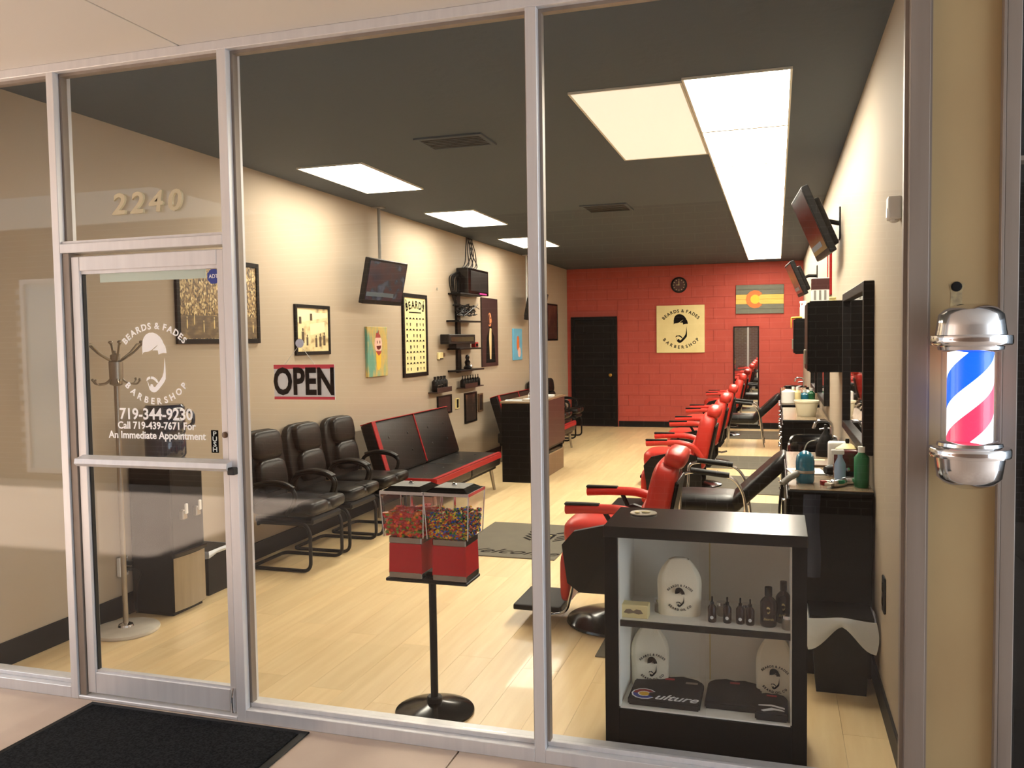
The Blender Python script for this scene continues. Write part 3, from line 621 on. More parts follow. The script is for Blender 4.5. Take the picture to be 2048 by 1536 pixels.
# televisions
m_scr = ramp_mat('tv_picture', [(0, (12, 14, 24)), (.40, (22, 26, 46)), (.5, (56, 30, 38)), (.56, (30, 42, 56)), (.66, (60, 68, 88)), (1, (90, 40, 44))], 'noise', 4.0, (1, 1, 1.6), .15, .25)
def television(label, loc, rz, tilt, w, h, pole=None, scr=m_scr, arm=None, group=None):
    t = thing('television', label, 'television', loc, rz, group); T = Matrix.Rotation(tilt, 4, 'X')
    bd = MB().box(-w/2, w/2, -.03, .02, -h/2, h/2, .006, 1, T).box(-w*.36, w*.36, .02, .075, -h*.42, h*.3, .02, 2, T).obj('body', m_blackplastic, t)
    MB().box(-w/2+.025, w/2-.025, -.0325, -.0295, -h/2+.04, h/2-.025, 0, 1, T).obj('screen', scr, t)
    MB().box(-w/2+.03, w/2-.2, -.034, -.0325, -h/2+.075, -h/2+.115, 0, 1, T).obj('caption_bar', mat('caption', (70, 84, 92), .3, emit=((70, 84, 92), .3)), t)
    Ri = Matrix.Rotation(-rz, 4, 'Z')
    if pole:
        px, py, mt = pole; v = Ri @ Vector((px - loc[0], py - loc[1], 0))
        MB().tube([(v.x, v.y, H - loc[2]), (v.x, v.y, -.05)], .016, 10).box(v.x-.05, v.x+.05, v.y-.05, v.y+.05, H-loc[2]-.012, H-loc[2]).obj('pole', mt, t, 50)
        MB().tube([(v.x, v.y, .0), (0, .05, -.02)], .02, 8).obj('bracket', m_blackplastic, t, 50)
    if arm:
        v = Ri @ Vector((arm[0]-loc[0], arm[1]-loc[1], arm[2]-loc[2]))
        q = Ri @ Vector((1, 0, 0))
        MB().tube([(0, .05, .0), (v.x*.5, v.y*.5+.02, v.z*.5+.02), (v.x, v.y, v.z)], .018, 8).obj('bracket', m_blackplastic, t, 50)
        MB().box(-.06, .06, -.012, 0, -.12, .12, .003, 1, at(v.x, v.y, v.z) @ Ri @ Matrix.Rotation(-pi/2, 4, 'Z')).obj('wall_plate', m_blackplastic, t)
    return t
television('television hung on a grey pole over the guest chairs', (-2.72, 4.30, 2.27), D(86), D(12), .74, .43, (-2.93, 4.66, m_grey))
television('television hung on a pale pole near the red wall', (-2.72, 9.75, 2.22), D(84), D(12), .74, .43, (-2.93, 9.95, m_whiteplastic))
television('dark television on a wall arm over the black cabinet', (1.17, 3.75, 2.54), D(-86), D(23), .80, .52, None, m_blackgloss, (XR, 3.75, 2.54))
television('dark television on a wall arm toward the red wall', (1.13, 7.5, 2.37), D(-86), D(23), .70, .42, None, m_blackgloss, (XR, 7.5, 2.40))

# wall rack with gadgets
rk = thing('wall_rack', 'black wall-mounted gadget rack with four narrow shelves', 'rack', (XL, 7.05, 1.29), pi/2)
MB().box(-.12, .0, -.035, 0, 0, 1.03, .004).obj('channel', m_black, rk)
for x0, x1, z in ((-.35, .42, .985), (-.42, .40, .645), (-.40, .45, .295), (-.40, .50, .02)): MB().box(x0, x1, -.17, 0, z, z+.02, .003).obj('shelf', m_black, rk)
dv = thing('recorder_box', 'black recorder cabinet standing on the rack top shelf', 'box', (XL+.09, 7.38, 2.297), pi/2)
MB().box(-.40, .40, -.08, .08, .0, .33, .006).obj('case', m_blackgloss, dv); MB().box(-.30, .36, -.083, -.08, .04, .30, .002).obj('door', m_blackplastic, dv); MB().box(.02, .3, -.087, -.083, .005, .025).obj('indicator', mat('magenta_led', (170, 40, 120), .4, emit=((170, 40, 120), .5)), dv)
rt = thing('wide_router', 'wide black box on the rack shelf below the wires', 'box', (XL+.10, 6.78, 1.607), pi/2)
MB().box(-.46, .46, -.06, .06, .05, .17, .006).box(-.2, .3, -.05, .05, 0, .05).obj('case', m_blackplastic, rt); MB().box(-.40, .4, -.063, -.06, .08, .14, .002).obj('front', m_blackgloss, rt)
rb = thing('red_gadget', 'small red box beside the wide black box on the rack', 'box', (XL+.12, 7.33, 1.607), pi/2); MB().box(-.06, .06, -.03, .03, 0, .07, .006, 1).obj('case', m_redtrim, rb); MB().box(-.04, .04, -.033, -.03, .015, .05).obj('face', m_ink, rb)
fg = thing('figurine', 'small dark glossy figurine on the lowest rack shelf', 'figurine', (XL+.09, 7.12, 1.332), pi/2); MB().lathe([(.05, 0), (.055, .02), (.03, .05), (.04, .09), (.02, .12), (.03, .15), (.02, .18), (0, .185)], n=14).obj('body', m_blackgloss, fg, 40); MB().sq((.05, -.03, .03), (.03, .02, .025), 1, 1, 10, 6).obj('ball', m_chrome, fg, 50)
rr = random.Random(3)
wl = MB()
for k in range(14):
    p = [(XL + .04 + rr.random()*.12, 6.72 + rr.random()*.75, 2.30 - .001)]
    for q in range(5): p.append((XL + .03 + rr.random()*.13, 6.72 + rr.random()*.75, 2.0 + rr.random()*.17))
    p[0] = (XL + .04 + rr.random()*.1, 6.75+rr.random()*.6, 2.02); wl.tube(fillet(p, .06, 4), .006, 5)
tag(wl.obj('wire_bundle', m_blackplastic, None, 50), 'tangle of black wires on the second rack shelf', 'wires', None, 'stuff')
for k in range(7):
    y0 = 7.33 + k*.035; y1 = 6.8 + k*.03
    p = fillet([(XL+.03, y0, H-.01), (XL+.05, y0 + (.12 if k % 2 else -.1), 2.85), (XL+.05, y0-.12 + .05*k, 2.68), (XL+.035, y1-.1*(k % 3), 2.50), (XL+.03, y1 - .08*(k % 3), 2.36), (XL+.03, 6.9 + k*.012, 2.10), (XL+.045, 6.93, 2.025)], .12, 5)
    tag(MB().tube(p, .007, 6).obj('hanging_cable', m_blackplastic, None, 50), 'black cable dropping from the ceiling to the gadget rack, %s from the shop front' % ordw[k], 'cable', 'cables from the ceiling to the rack')

# bottle shelves
def bottle_mb(r, h, neck=.35, cap=.12):
    return MB().lathe([(r*.9, 0), (r, h*.03), (r, h*(.98-neck)), (r*.8, h*(1.04-neck)), (r*.4, h*(1.12-neck)), (r*.36, h*(1-cap))], n=14)
def make_bottle(name, label, group, loc, r, h, neck=.35, cap=.12, dropper=False, lab=None, body=None):
    t = thing(name, label, 'bottle', loc, 0, group)
    bottle_mb(r, h, neck, cap).obj('body', body or m_amber, t, 40)
    if dropper: MB().lathe([(r*.42, h*(1-cap-.1)), (r*.42, h*(1-cap)), (r*.2, h*(1-cap*.9)), (r*.2, h*.98), (0, h)], n=10).obj('dropper', m_blackplastic, t, 40)
    else: MB().lathe([(r*.45, h*(1-cap)), (r*.45, h), (0, h)], n=10).obj('cap', m_blackplastic, t, 40)
    if lab: MB().grid(lambda u, v: Vector(((r+.0006)*cos(D(-170)+u*D(160)), (r+.0006)*sin(D(-170)+u*D(160)), h*(.12+.38*v))), 9, 2).obj('label', lab, t, 40)
    return t
s1 = thing('bottle_shelf', 'small dark shelf holding four large bottles on the wall', 'shelf', (XL, 6.24, 1.085), pi/2)
MB().box(-.23, .23, -.12, 0, 0, .012, .002).box(-.23, .23, -.125, -.115, 0, .062, .002).obj('tray', mat('espresso_wood', (40, 22, 18), .4), s1); MB().tube([(-.2, -.12, .09), (.42, -.02, .09)], .004, 6).obj('rail', m_steel, s1)
s2 = thing('bottle_shelf', 'small dark shelf holding dropper bottles by the futon', 'shelf', (XL, 7.25, 1.085), pi/2)
MB().box(-.31, .42, -.12, 0, 0, .012, .002).box(-.31, .15, -.125, -.115, 0, .062, .002).obj('tray', mat('espresso_wood_2', (44, 24, 20), .4), s2)
m_labelw = mat('grey_label', (120, 118, 110), .6)
bt = None
for k in range(4):
    l = (XL+.06, 6.09+k*.1, 1.098)
    if bt is None: bt = make_bottle('wall_bottle', 'large dark bottle with black cap, first on the four-bottle wall shelf', 'large bottles on the wall shelf', l, .04, .18, .32, .14, body=m_black)
    else: dup(bt, l, None, 'large dark bottle with black cap, %s on the four-bottle wall shelf' % ordw[k])
bt2 = None
for k in range(7):
    l = (XL+.06, 7.01+k*.098, 1.098)
    if bt2 is None: bt2 = make_bottle('dropper_bottle', 'small dark dropper bottle, first along the wall shelf by the futon', 'dropper bottles on the wall shelf', l, .032, .15, .42, .25, True, body=m_black)
    else: dup(bt2, l, None, 'small dark dropper bottle, %s along the wall shelf by the futon' % ordw[k])
m_fr1 = ramp_mat('sepia_small', [(0, (20, 16, 14)), (.55, (40, 30, 26)), (.75, (150, 110, 70)), (1, (190, 160, 110))], 'noise', 6, (1, 1, .6))
picture('framed_print', 'small dark framed print just over the futon back', 'picture', XL, 6.50, .80, pi/2, .46, .23, .02, m_black, m_plum)
picture('framed_print', 'black framed print with brown figure between the futons', 'picture', XL, 7.43, .61, pi/2, .45, .40, .025, m_black, m_fr1)
picture('hanging_card', 'tiny dark tag hanging between two framed prints', 'card', XL, 6.93, .83, pi/2, .11, .135, .012, m_cream, m_ink)
picture('framed_print', 'narrow pale framed print beside the second futon', 'picture', XL, 7.82, .72, pi/2, .18, .25, .02, m_brownwood, m_fr1)

# welcome mat
wm = thing('welcome_mat', 'grey floor mat printed Welcome with a barber pole crest', 'mat', (-1.16, 3.625, 0))
MB().box(-.44, .44, -.60, .60, 0, .009, .003).obj('pile', m_mat, wm)
MB().mesh(tmesh('Welcome', .19, .0006, .006, shear=.5), at(-.02, -.50, .0095) @ Matrix.Scale(1.15, 4, (1, 0, 0))).obj('lettering', m_ink, wm)
b = MB(); Mz = at(.18, .05, .0092)
b.prism([(-.075, .17), (.075, .17), (.06, -.10), (-.06, -.10)], Mz, .0006).prism([(-.05, -.12), (.05, -.12), (.06, -.16), (-.06, -.16)], Mz, .0006)
for sx in (-1, 1):
    b.prism([(sx*.05, .22), (sx*.12, .27), (sx*.19, .24), (sx*.17, .19), (sx*.12, .22), (sx*.08, .19)], Mz, .0006)
    for q in range(3): b.prism([(sx*.09, -.06+q*.07), (sx*.17, .02+q*.07), (sx*.185, .0+q*.07), (sx*.1, -.09+q*.07)], Mz, .0006)
b.obj('crest', m_ink, wm)
for q in range(4): MB().prism([(-.045, .12-q*.06), (.045, .125-q*.06), (.043, .10-q*.06), (-.043, .095-q*.06)], at(.18, .05, .0099), .0004).obj('stripe', m_pink if q % 2 else m_cream, wm)

# candy stand
cs = thing('candy_stand', 'twin red candy vending machines on a black pedestal', 'vending machine', (-.588, .325, 0))
MB().lathe([(.175, 0), (.182, .004), (.18, .012), (.13, .03), (.06, .042), (.03, .05), (0, .05)], n=40).obj('base', m_blackgloss, cs, 40)
MB().lathe([(.035, .045), (.035, .07), (.03, .075), (0, .075)], n=20).obj('collar', m_blackplastic, cs, 40)
MB().tube([(0, 0, .06), (0, 0, .625)], .0175, 14).obj('pole', m_blackplastic, cs, 60)
MB().box(-.19, .2, -.088, .088, .618, .632, .003).obj('tray', m_blackplastic, cs)
MB().box(-.012, .05, -.05, .02, .632, .66, .008).obj('clamp', m_blackplastic, cs)
CC = []
for cx, in ((-.094,), (.116,)):
    q = (cx-.08, cx+.08, -.085, .085)
    bd = MB().frustum((cx-.08, cx+.08, -.083, .083), .655, (cx-.077, cx+.077, -.08, .08), .79).obj('cabinet', m_redenamel, cs)
    MB().box(*q, .632, .662, .004).box(cx-.079, cx+.079, -.082, .082, .788, .822, .005).obj('chrome_band', m_dkchrome, bd)
    g = (cx-.105, cx+.105, -.108, .108)
    gl = MB().frustum((cx-.095, cx+.095, -.097, .097), .822, g, 1.02, cap=False).frustum((cx-.091, cx+.091, -.093, .093), .822, (cx-.101, cx+.101, -.104, .104), 1.02, cap=False).obj('globe', m_clear, cs)
    e = .004
    b = MB()
    for sx in (-1, 1):
        for sy in (-1, 1): b.tube([(cx+sx*.095, sy*.097, .823), (cx+sx*.105, sy*.108, 1.02)], .0028, 6)
    b.obj('corner_strip', m_chrome, gl)
    MB().box(cx-.001, cx+.001, -.012, .012, .84, 1.0).obj('divider_rod', m_chrome, gl)
    lid = MB().box(*g, 1.02, 1.026).frustum((cx-.1, cx+.1, -.103, .103), 1.026, (cx-.07, cx+.07, -.07, .07), 1.046).obj('lid', m_blackgloss, cs)
    MB().box(cx-.107, cx+.107, -.11, -.106, 1.016, 1.03).box(cx-.107, cx+.107, .106, .11, 1.016, 1.03).box(cx-.107, cx-.103, -.106, .106, 1.016, 1.03).box(cx+.103, cx+.107, -.106, .106, 1.016, 1.03).obj('lid_rim', m_chrome, lid)
    MB().box(cx-.069, cx+.069, -.069, .069, 1.0462, 1.048, .001).obj('lid_plate', m_grey, lid)
    MB().lathe([(.012, 1.048), (.012, 1.054), (.006, 1.06), (0, 1.061)], (cx, 0, 0), 14).obj('lock', m_chrome, lid, 40)
    MB().lathe([(.022, 0), (.022, .008), (.012, .012)], n=16, M=at(cx, .083, .73) @ Matrix.Rotation(-pi/2, 4, 'X')).obj('coin_dial', m_chrome, bd)
    CC.append(cx)
def candy(name, label, cx, mats, kind, n, seed):
    r = random.Random(seed); b = bmesh.new(); me = bpy.data.meshes.new(name)
    for k in range(n):
        z = .828 + .115 * r.random(); lim = .085 + .01 * (z - .82) / .2
        u, v = r.uniform(-1, 1), r.uniform(-1, 1)
        if r.random() < .55:
            if r.random() < .5: u = math.copysign(1, u)
            else: v = -1 if r.random() < .75 else 1
        hmax = .92 + .022 * (1 - max(abs(u), abs(v))) + .012 * sin(u*3) + .01 * r.random()
        z = min(z, hmax)
        M = at(cx + u*lim, v*lim, z) @ Matrix.Rotation(r.uniform(0, 6.3), 4, 'Z') @ Matrix.Rotation(r.uniform(-1.2, 1.2), 4, 'X')
        n0 = len(b.faces)
        if kind == 'bean': bmesh.ops.create_icosphere(b, subdivisions=1, radius=1, matrix=M @ Matrix.Diagonal((.0075, .0075, .0046, 1)))
        else: bmesh.ops.create_cube(b, size=1, matrix=M @ Matrix.Diagonal((.025, .012, .009, 1)))
        b.faces.ensure_lookup_table(); mi = r.randrange(len(mats))
        for f_ in b.faces[n0:]: f_.material_index = mi; f_.smooth = kind == 'bean'
    n0 = len(b.faces)
    bmesh.ops.create_cube(b, size=1, matrix=at(cx, 0, .872) @ Matrix.Diagonal((.155, .16, .09, 1)))
    b.to_mesh(me); b.free()
    for mm in mats: me.materials.append(mm)
    o = bpy.data.objects.new(name, me); col.objects.link(o); o.location = (-.588, .325, 0); return tag(o, label, 'candy', None, 'stuff')
P = lambda n, c: mat('candy_' + n, c, .35, 0, .25)
candy('gummy_candy', 'orange red and green gummy candies in the first globe', CC[0], [P('orange', (214, 84, 16)), P('orange2', (220, 112, 24)), P('red', (176, 22, 24)), P('red2', (200, 46, 30)), P('lime', (104, 132, 30)), P('pink', (206, 56, 50))], 'gummy', 620, 1)
candy('button_candy', 'multicoloured button candies in the second globe', CC[1], [P('yellow', (230, 188, 10)), P('blue', (10, 70, 170)), P('green', (20, 116, 36)), P('orange3', (216, 84, 8)), P('red3', (160, 14, 16)), P('brown', (44, 22, 12))], 'bean', 1700, 2)
# ================================================================== FRONT OF SHOP, RIGHT: display case
dc = thing('display_case', 'black display case with white interior behind the window', 'display case', (.625, .165, 0))
w, dp, ht = .39, .40, .935
MB().box(-w, -w+.055, 0, dp, 0, ht-.045, .002).obj('side_panel', m_black, dc); MB().box(w-.055, w, 0, dp, 0, ht-.045, .002).obj('side_panel', m_black, dc)
MB().box(-w+.055, w-.055, 0, dp, 0, .185, .002).obj('plinth', m_black, dc)
MB().box(-w-.003, w+.003, -.004, dp+.004, ht-.045, ht, .002).obj('top', m_blackgloss if False else mat('case_top', (14, 13, 12), .22, 0, .4), dc)
MB().box(-w+.055, w-.055, dp-.012, dp-.004, .185, ht-.045).box(-w+.055, -w+.060, .012, dp-.012, .191, ht-.045).box(w-.060, w-.055, .012, dp-.012, .191, ht-.045).box(-w+.06, w-.06, .012, dp-.012, .185, .191).obj('lining', m_white, dc, label='white laminate interior')
MB().box(-w+.06, w-.06, .03, dp-.012, .527, .543).obj('shelf', m_white, dc, label='white middle shelf')
MB().box(-w+.055, w-.055, .018, .03, .522, .546).obj('shelf_edge', m_black, dc)
MB().box(-w+.055, .012, .0, .004, .19, ht-.047).obj('sliding_pane', m_clear, dc); MB().box(-.012, w-.055, .008, .012, .19, ht-.047).obj('sliding_pane', m_clear, dc)
MB().box(.004, .012, .02, .026, .19, .34).box(.004, .012, .02, .026, .55, ht-.047).obj('seam_strip', m_steel, dc) if False else MB().box(-.002, .003, dp-.016, dp-.012, .191, .527).box(-.002, .003, dp-.016, dp-.012, .543, ht-.045).obj('back_seam', m_cream, dc)
co = thing('metal_coaster', 'round silver dish with trinkets on the black case top', 'dish', (.355, .44, .935))
MB().lathe([(.055, 0), (.058, .003), (.056, .006), (.04, .004), (0, .004)], n=28).obj('plate', m_steel, co, 40); MB().sq((.01, 0, .008), (.02, .006, .004), 1, 1, 10, 6).sq((-.025, -.015, .008), (.012, .01, .004), 1, 1, 10, 6).obj('trinkets', m_cream, co, 40)
# drawstring bags
def bag(label, loc, w, h, d, rz=0, group=None, txt='BEARD OIL CO', fold=0.0):
    t = thing('drawstring_bag', label, 'bag', loc, rz, group)
    def f(u, v):
        a = 2*pi*u; top = 1 - max(0, (v - .55) / .45) ** 2 * .55
        sx = w/2 * top * (1 - .06 * (1-v)); sy = d/2 * (1 - max(0, (v-.3)/.7) * .75)
        g = lambda q: math.copysign(abs(q) ** .55, q)
        rip = 1 + .03 * sin(9*a + 4*v) * v
        zz = h * v
        return Vector((sx * g(cos(a)) * rip + fold*v*v*.02, sy * g(sin(a)) * rip, zz))
    b = MB().grid(f, 40, 14, True); b.bm.verts.ensure_lookup_table()
    b.sq((0, 0, h-.004), (w*.2, d*.1, .012), .7, .7, 16, 6)
    b.obj('sack', m_muslin, t, 60)
    e = MB(); emblem(e, at(.005, -d/2 * 1.02 - .001, h*.36) @ FR, h*.36, 'BEARDS & FADES', txt)
    e.obj('printed_emblem', m_ink, t); return t
bag('cream drawstring bag standing on the upper shelf of the case', (.515, .36, .543), .185, .225, .12, .06, 'drawstring bags in the case')
bag('cream drawstring bag behind the lettered shirt, lower shelf', (.375, .46, .191), .17, .24, .10, .25, 'drawstring bags in the case')
bag('cream drawstring bag in the lower corner beside the waste bin', (.90, .46, .191), .16, .24, .10, -.15, 'drawstring bags in the case')
sb = thing('soap_box', 'small cream carton with moustache print on the upper shelf', 'box', (.342, .26, .543)); MB().box(-.06, .06, -.03, .03, 0, .055, .003).obj('carton', m_cream, sb)
MB().prism([(-.04, .0), (-.03, .014), (-.012, .016), (0, .008), (.012, .016), (.03, .014), (.04, 0), (.02, -.004), (0, .0), (-.02, -.004)], at(0, -.0306, .022) @ FR, .0005).obj('moustache_print', m_ctop, sb)
m_lab = mat('bottle_label', (150, 140, 120), .6)
so_ = None
for k, (x, y, l) in enumerate(((.655, .27, 'small amber dropper bottle next to the bag on the upper shelf'), (.714, .275, 'small amber dropper bottle second from the bag'), (.765, .275, 'small amber dropper bottle third from the bag'), (.803, .27, 'small amber dropper bottle nearest the big amber bottle'))):
    o = make_bottle('dropper_bottle', l, 'small amber bottles in the case', (x, y, .543), .017, .105, .42, .22, True, m_blackplastic if False else None) if so_ is None else dup(so_, (x, y, .543), None, l)
    if so_ is None: so_ = o; MB().prism([(.007*cos(k_*pi/6), .007*sin(k_*pi/6)) for k_ in range(12)], at(0, -.0174, .022) @ FR, .0006).obj('badge', m_whiteplastic, so_)
make_bottle('lotion_bottle', 'large amber bottle with printed label on the upper shelf', 'large amber bottles in the case', (.873, .28, .543), .032, .155, .36, .22, False, None)
make_bottle('lotion_bottle', 'large amber bottle in the far corner of the upper shelf', 'large amber bottles in the case', (.93, .34, .543), .03, .165, .36, .22, False, None)
for o in [x for x in bpy.data.objects if x.name.startswith('lotion_bottle')]:
    b = MB().mesh(tmesh('Beards', .014, bold=.0, shear=.3), at(0, -.0328, .03) @ FR); logo(b, at(0, -.0325, .07) @ FR, .028, .0006); b.obj('printed_label', m_cream, o)
jr = None
for x, y, l in ((.69, .36, 'clear glass jar behind the small amber bottles'), (.785, .36, 'clear glass jar behind the last small bottle'), (.945, .255, 'small clear jar in front of the corner bottle'), (.435, .345, 'clear jar half hidden behind the cream bag')):
    if jr is None:
        jr = thing('glass_jar', l, 'jar', (x, y, .543), 0, 'glass jars in the case'); MB().lathe([(.02, 0), (.022, .003), (.022, .04), (.018, .044)], n=18).obj('body', m_steel, jr, 40); MB().lathe([(.0225, .044), (.0225, .056), (0, .057)], n=18).obj('lid', m_chrome, jr, 40)
    else: dup(jr, (x, y, .543), None, l)
# shirts
def shirt(label, loc, w, d, h, rz=0):
    t = thing('folded_shirt', label, 'shirt', loc, rz, 'folded black shirts in the case')
    pts = [(-w/2, -d/2), (w/2, -d/2), (w/2, d*.30), (w*.40, d*.42), (w*.17, d*.5), (w*.12, d*.44), (0, d*.40), (-w*.12, d*.44), (-w*.17, d*.5), (-w*.40, d*.42), (-w/2, d*.30)]
    b = MB().prism(pts, Matrix.Identity(4), h); bmesh.ops.bevel(b.bm, geom=list(b.bm.edges), offset=.006, segments=2, affect='EDGES'); b.obj('cloth', m_cotton, t, 50)
    MB().box(-.02, .02, d*.30, d*.36, h, h+.0015).obj('neck_label', mat('red_label', (176, 40, 50), .6) if 'red_label' not in bpy.data.materials else bpy.data.materials['red_label'], t)
    return t
sh = shirt('folded black shirt lettered Culture on the case bottom', (.465, .34, .191), .29, .28, .03)
MB().mesh(tmesh('ulture', .075, .0006, .014, shear=.45, align='LEFT'), at(-.042, -.125, .0303) @ Matrix.Scale(.95, 4, (1, 0, 0))).obj('lettering', m_vinylw, sh)
c8 = [(cos(D(35+k*29)), sin(D(35+k*29))) for k in range(11)]
MB().prism([(-.085+.052*x, -.085+.052*y) for x, y in c8] + [(-.085+.02*x, -.085+.02*y) for x, y in c8[::-1]], at(0, 0, .0303), .0006).obj('c_outline', m_vinylw, sh)
MB().prism([(-.085+.046*x, -.085+.046*y) for x, y in c8[:6]] + [(-.085+.026*x, -.085+.026*y) for x, y in c8[:6][::-1]], at(0, 0, .0306), .0006).obj('c_red_band', m_redtrim, sh)
MB().prism([(-.085+.046*x, -.085+.046*y) for x, y in c8[5:]] + [(-.085+.026*x, -.085+.026*y) for x, y in c8[5:][::-1]], at(0, 0, .0306), .0006).obj('c_blue_band', m_blue, sh)
MB().prism([(-.085+.022*cos(k*.7), -.085+.02*sin(k*.7)) for k in range(9)], at(0, 0, .0306), .0006).obj('c_yellow_disc', m_yellow, sh)
MB().box(.07, .12, .06, .08, .0303, .0308).obj('size_tag', m_steel, sh)
shirt('folded plain black shirt in the middle of the case bottom', (.735, .375, .191), .22, .26, .03)
s3 = shirt('folded black shirt with white script in the case corner', (.885, .29, .191), .125, .2, .035)
MB().prism([(-.05, -.03), (.0, -.02), (.05, -.04), (.05, -.055), (.0, -.035), (-.05, -.04)], at(0, 0, .0353), .0005).prism([(-.04, -.08), (.0, -.05), (.04, -.06), (.05, -.075), (.01, -.07), (-.03, -.09)], at(0, 0, .0353), .0005).obj('white_script', m_vinylw, s3)
# waste bin
wastebin('waste_bin', 'black waste bin with white liner draped over the rim near the case', (1.195, 1.12, 0), 0, .135, .13, .375, lambda u: .05 + .12 * abs(cos(pi * u * 4)) ** 1.5)

# ---------------------------------------------------------------- barber chairs
def make_barber(label, loc):
    t = thing('barber_chair', label, 'barber chair', loc, 0, 'red barber chairs in a row')
    MB().lathe([(.30, 0), (.31, .008), (.305, .02), (.25, .034), (.14, .05), (.07, .07), (.06, .09), (0, .09)], n=40).obj('base', m_blackgloss, t, 40)
    MB().lathe([(.055, .08), (.055, .2), (.04, .2), (.04, .33), (0, .33)], n=20).obj('pump', m_chrome, t, 40)
    MB().tube([(.04, -.02, .17), (.2, -.05, .15), (.27, -.06, .17)], .011, 8).obj('pump_lever', m_chrome, t, 50)
    MB().box(-.18, .22, -.22, .22, .32, .36, .01).obj('seat_frame', m_blackplastic, t)
    MB().sq((-.04, 0, .555), (.255, .235, .095), .5, .35, 32, 12).obj('seat', m_redleather, t, 60)
    for s_ in (-1, 1):
        y = s_ * .26
        MB().prism([(-.24, .30), (-.17, .25), (.2, .25), (.25, .32), (.25, .60), (.05, .66), (-.2, .60), (-.27, .52)], at(0, y + (.02 if s_ > 0 else .02) - .02 + .02*(-1 if s_ < 0 else 1) * 0, 0) @ FR, .04 if s_ < 0 else -.04).obj('side_panel', m_blackplastic, t)
        a = MB().tube(fillet([(-.245, y*1.12, .725), (-.1, y*1.12, .735), (.08, y*1.12, .735), (.19, y*1.08, .70), (.25, y*1.0, .60)], .09, 5), [.026]*8+[.031]*8+[.03]*100 if False else .032, 10, flat=.85).obj('armrest', m_redleather, t, 50)
        MB().box(-.25, -.05, y*1.12-.022, y*1.12+.022, .752, .766, .004).obj('arm_pad', m_blackplastic, a)
        MB().tube([(.02, y*1.05, .64), (-.02, y*1.1, .715)], .014, 8).obj('arm_post', m_blackplastic, a)
    Mb = at(.20, 0, .55) @ Matrix.Rotation(D(12), 4, 'Y')
    MB().sq((.02, 0, .19), (.075, .235, .26), .45, .4, 32, 14, Mb).sq((-.03, 0, .1), (.05, .2, .12), .8, .5, 24, 8, Mb).obj('backrest', m_redleather, t, 60)
    MB().box(.085, .11, -.18, .18, -.02, .36, .01, 1, Mb).obj('back_shell', m_blackplastic, t)
    MB().tube([(.085, -.05, .3), (.085, -.05, .46)], .008, 8).tube([(.085, .05, .3), (.085, .05, .46)], .008, 8).obj('headrest_post', m_chrome, t)
    MB().sq((.055, 0, .475), (.062, .185, .06), .7, .45, 24, 10, Mb).obj('headrest', m_redleather, t, 60)
    MB().sq((-.285, 0, .29), (.035, .19, .16), .5, .4, 24, 10, Matrix.Identity(4)).obj('calf_pad', m_redleather, t, 60)
    for y in (-.20, .20): MB().tube(fillet([(-.22, y, .33), (-.235, y, .24), (-.27, y, .10), (-.36, y, .075)], .04, 4), .016, 8, flat=.6).obj('foot_bracket', m_chrome, t, 50)
    MB().box(-.60, -.30, -.20, .20, .085, .12, .012, 2).obj('footplate', m_blackplastic, t)
    return t
# the posts of the headrest follow the tilted back
bc = make_barber('red barber chair half hidden behind the display case', (-.0, 1.77, 0))
for o in [c for c in bc.children if c.name.startswith('headrest_post')]: o.data.transform(at(.20, 0, .55) @ Matrix.Rotation(D(12), 4, 'Y'))
for y, l in ((4.9, 'red barber chair second from the window'), (6.7, 'red barber chair third from the window'), (8.5, 'red barber chair fourth from the window'), (11.9, 'red barber chair closest to the red back wall')): dup(bc, (.0, y, .0), None, l)
# grey mats beneath
for y, l in ((1.77, 'grey rubber mat under the first barber chair'), (5.1, 'grey rubber mat under the second barber chair'), (6.8, 'grey rubber mat under the third barber chair'), (8.6, 'grey rubber mat under the fourth barber chair'), (11.95, 'grey rubber mat under the last barber chair')):
    tag(MB().box(-.48, .48, -.60, .60, 0, .008, .003).obj('floor_mat', m_mat), l, 'mat', 'grey mats along the counters').location = (.86 - .40, y, 0)
# shampoo chairs
def make_shampoo(label, loc):
    t = thing('shampoo_chair', label, 'chair', loc, 0, 'black reclining shampoo chairs')
    MB().sq((-.02, 0, .43), (.27, .23, .075), .5, .35, 28, 10).obj('seat', m_leather, t, 60)
    Mb = at(.17, 0, .40) @ Matrix.Rotation(D(46), 4, 'Y')
    b = MB().sq((0, 0, .27), (.055, .225, .31), .4, .35, 28, 14, Mb); b.obj('backrest', m_leather, t, 60)
    for y in (-.27, .27):
        b = MB().tube(fillet([(-.21, y, .012), (-.19, y, .40), (-.18, y, .665), (-.10, y, .69), (.2, y, .655), (.27, y, .55), (.34, y, .012)], .07, 6), .0125, 9); b.obj('leg_frame', m_chrome, t, 50)
        MB().tube([(-.11, y, .70), (.17, y, .67)], .022, 10).obj('arm_pad', m_blackplastic, t, 50)
    MB().tube([(.27, -.27, .35), (.27, .27, .35)], .01, 8).tube([(-.2, -.27, .36), (-.2, .27, .36)], .01, 8).obj('crossbar', m_chrome, t)
    return t
shc = make_shampoo('black reclining shampoo chair behind the first red barber chair', (.40, 3.5, 0))
dup(shc, (.38, 10.45, 0), None, 'black reclining shampoo chair near the red back wall')
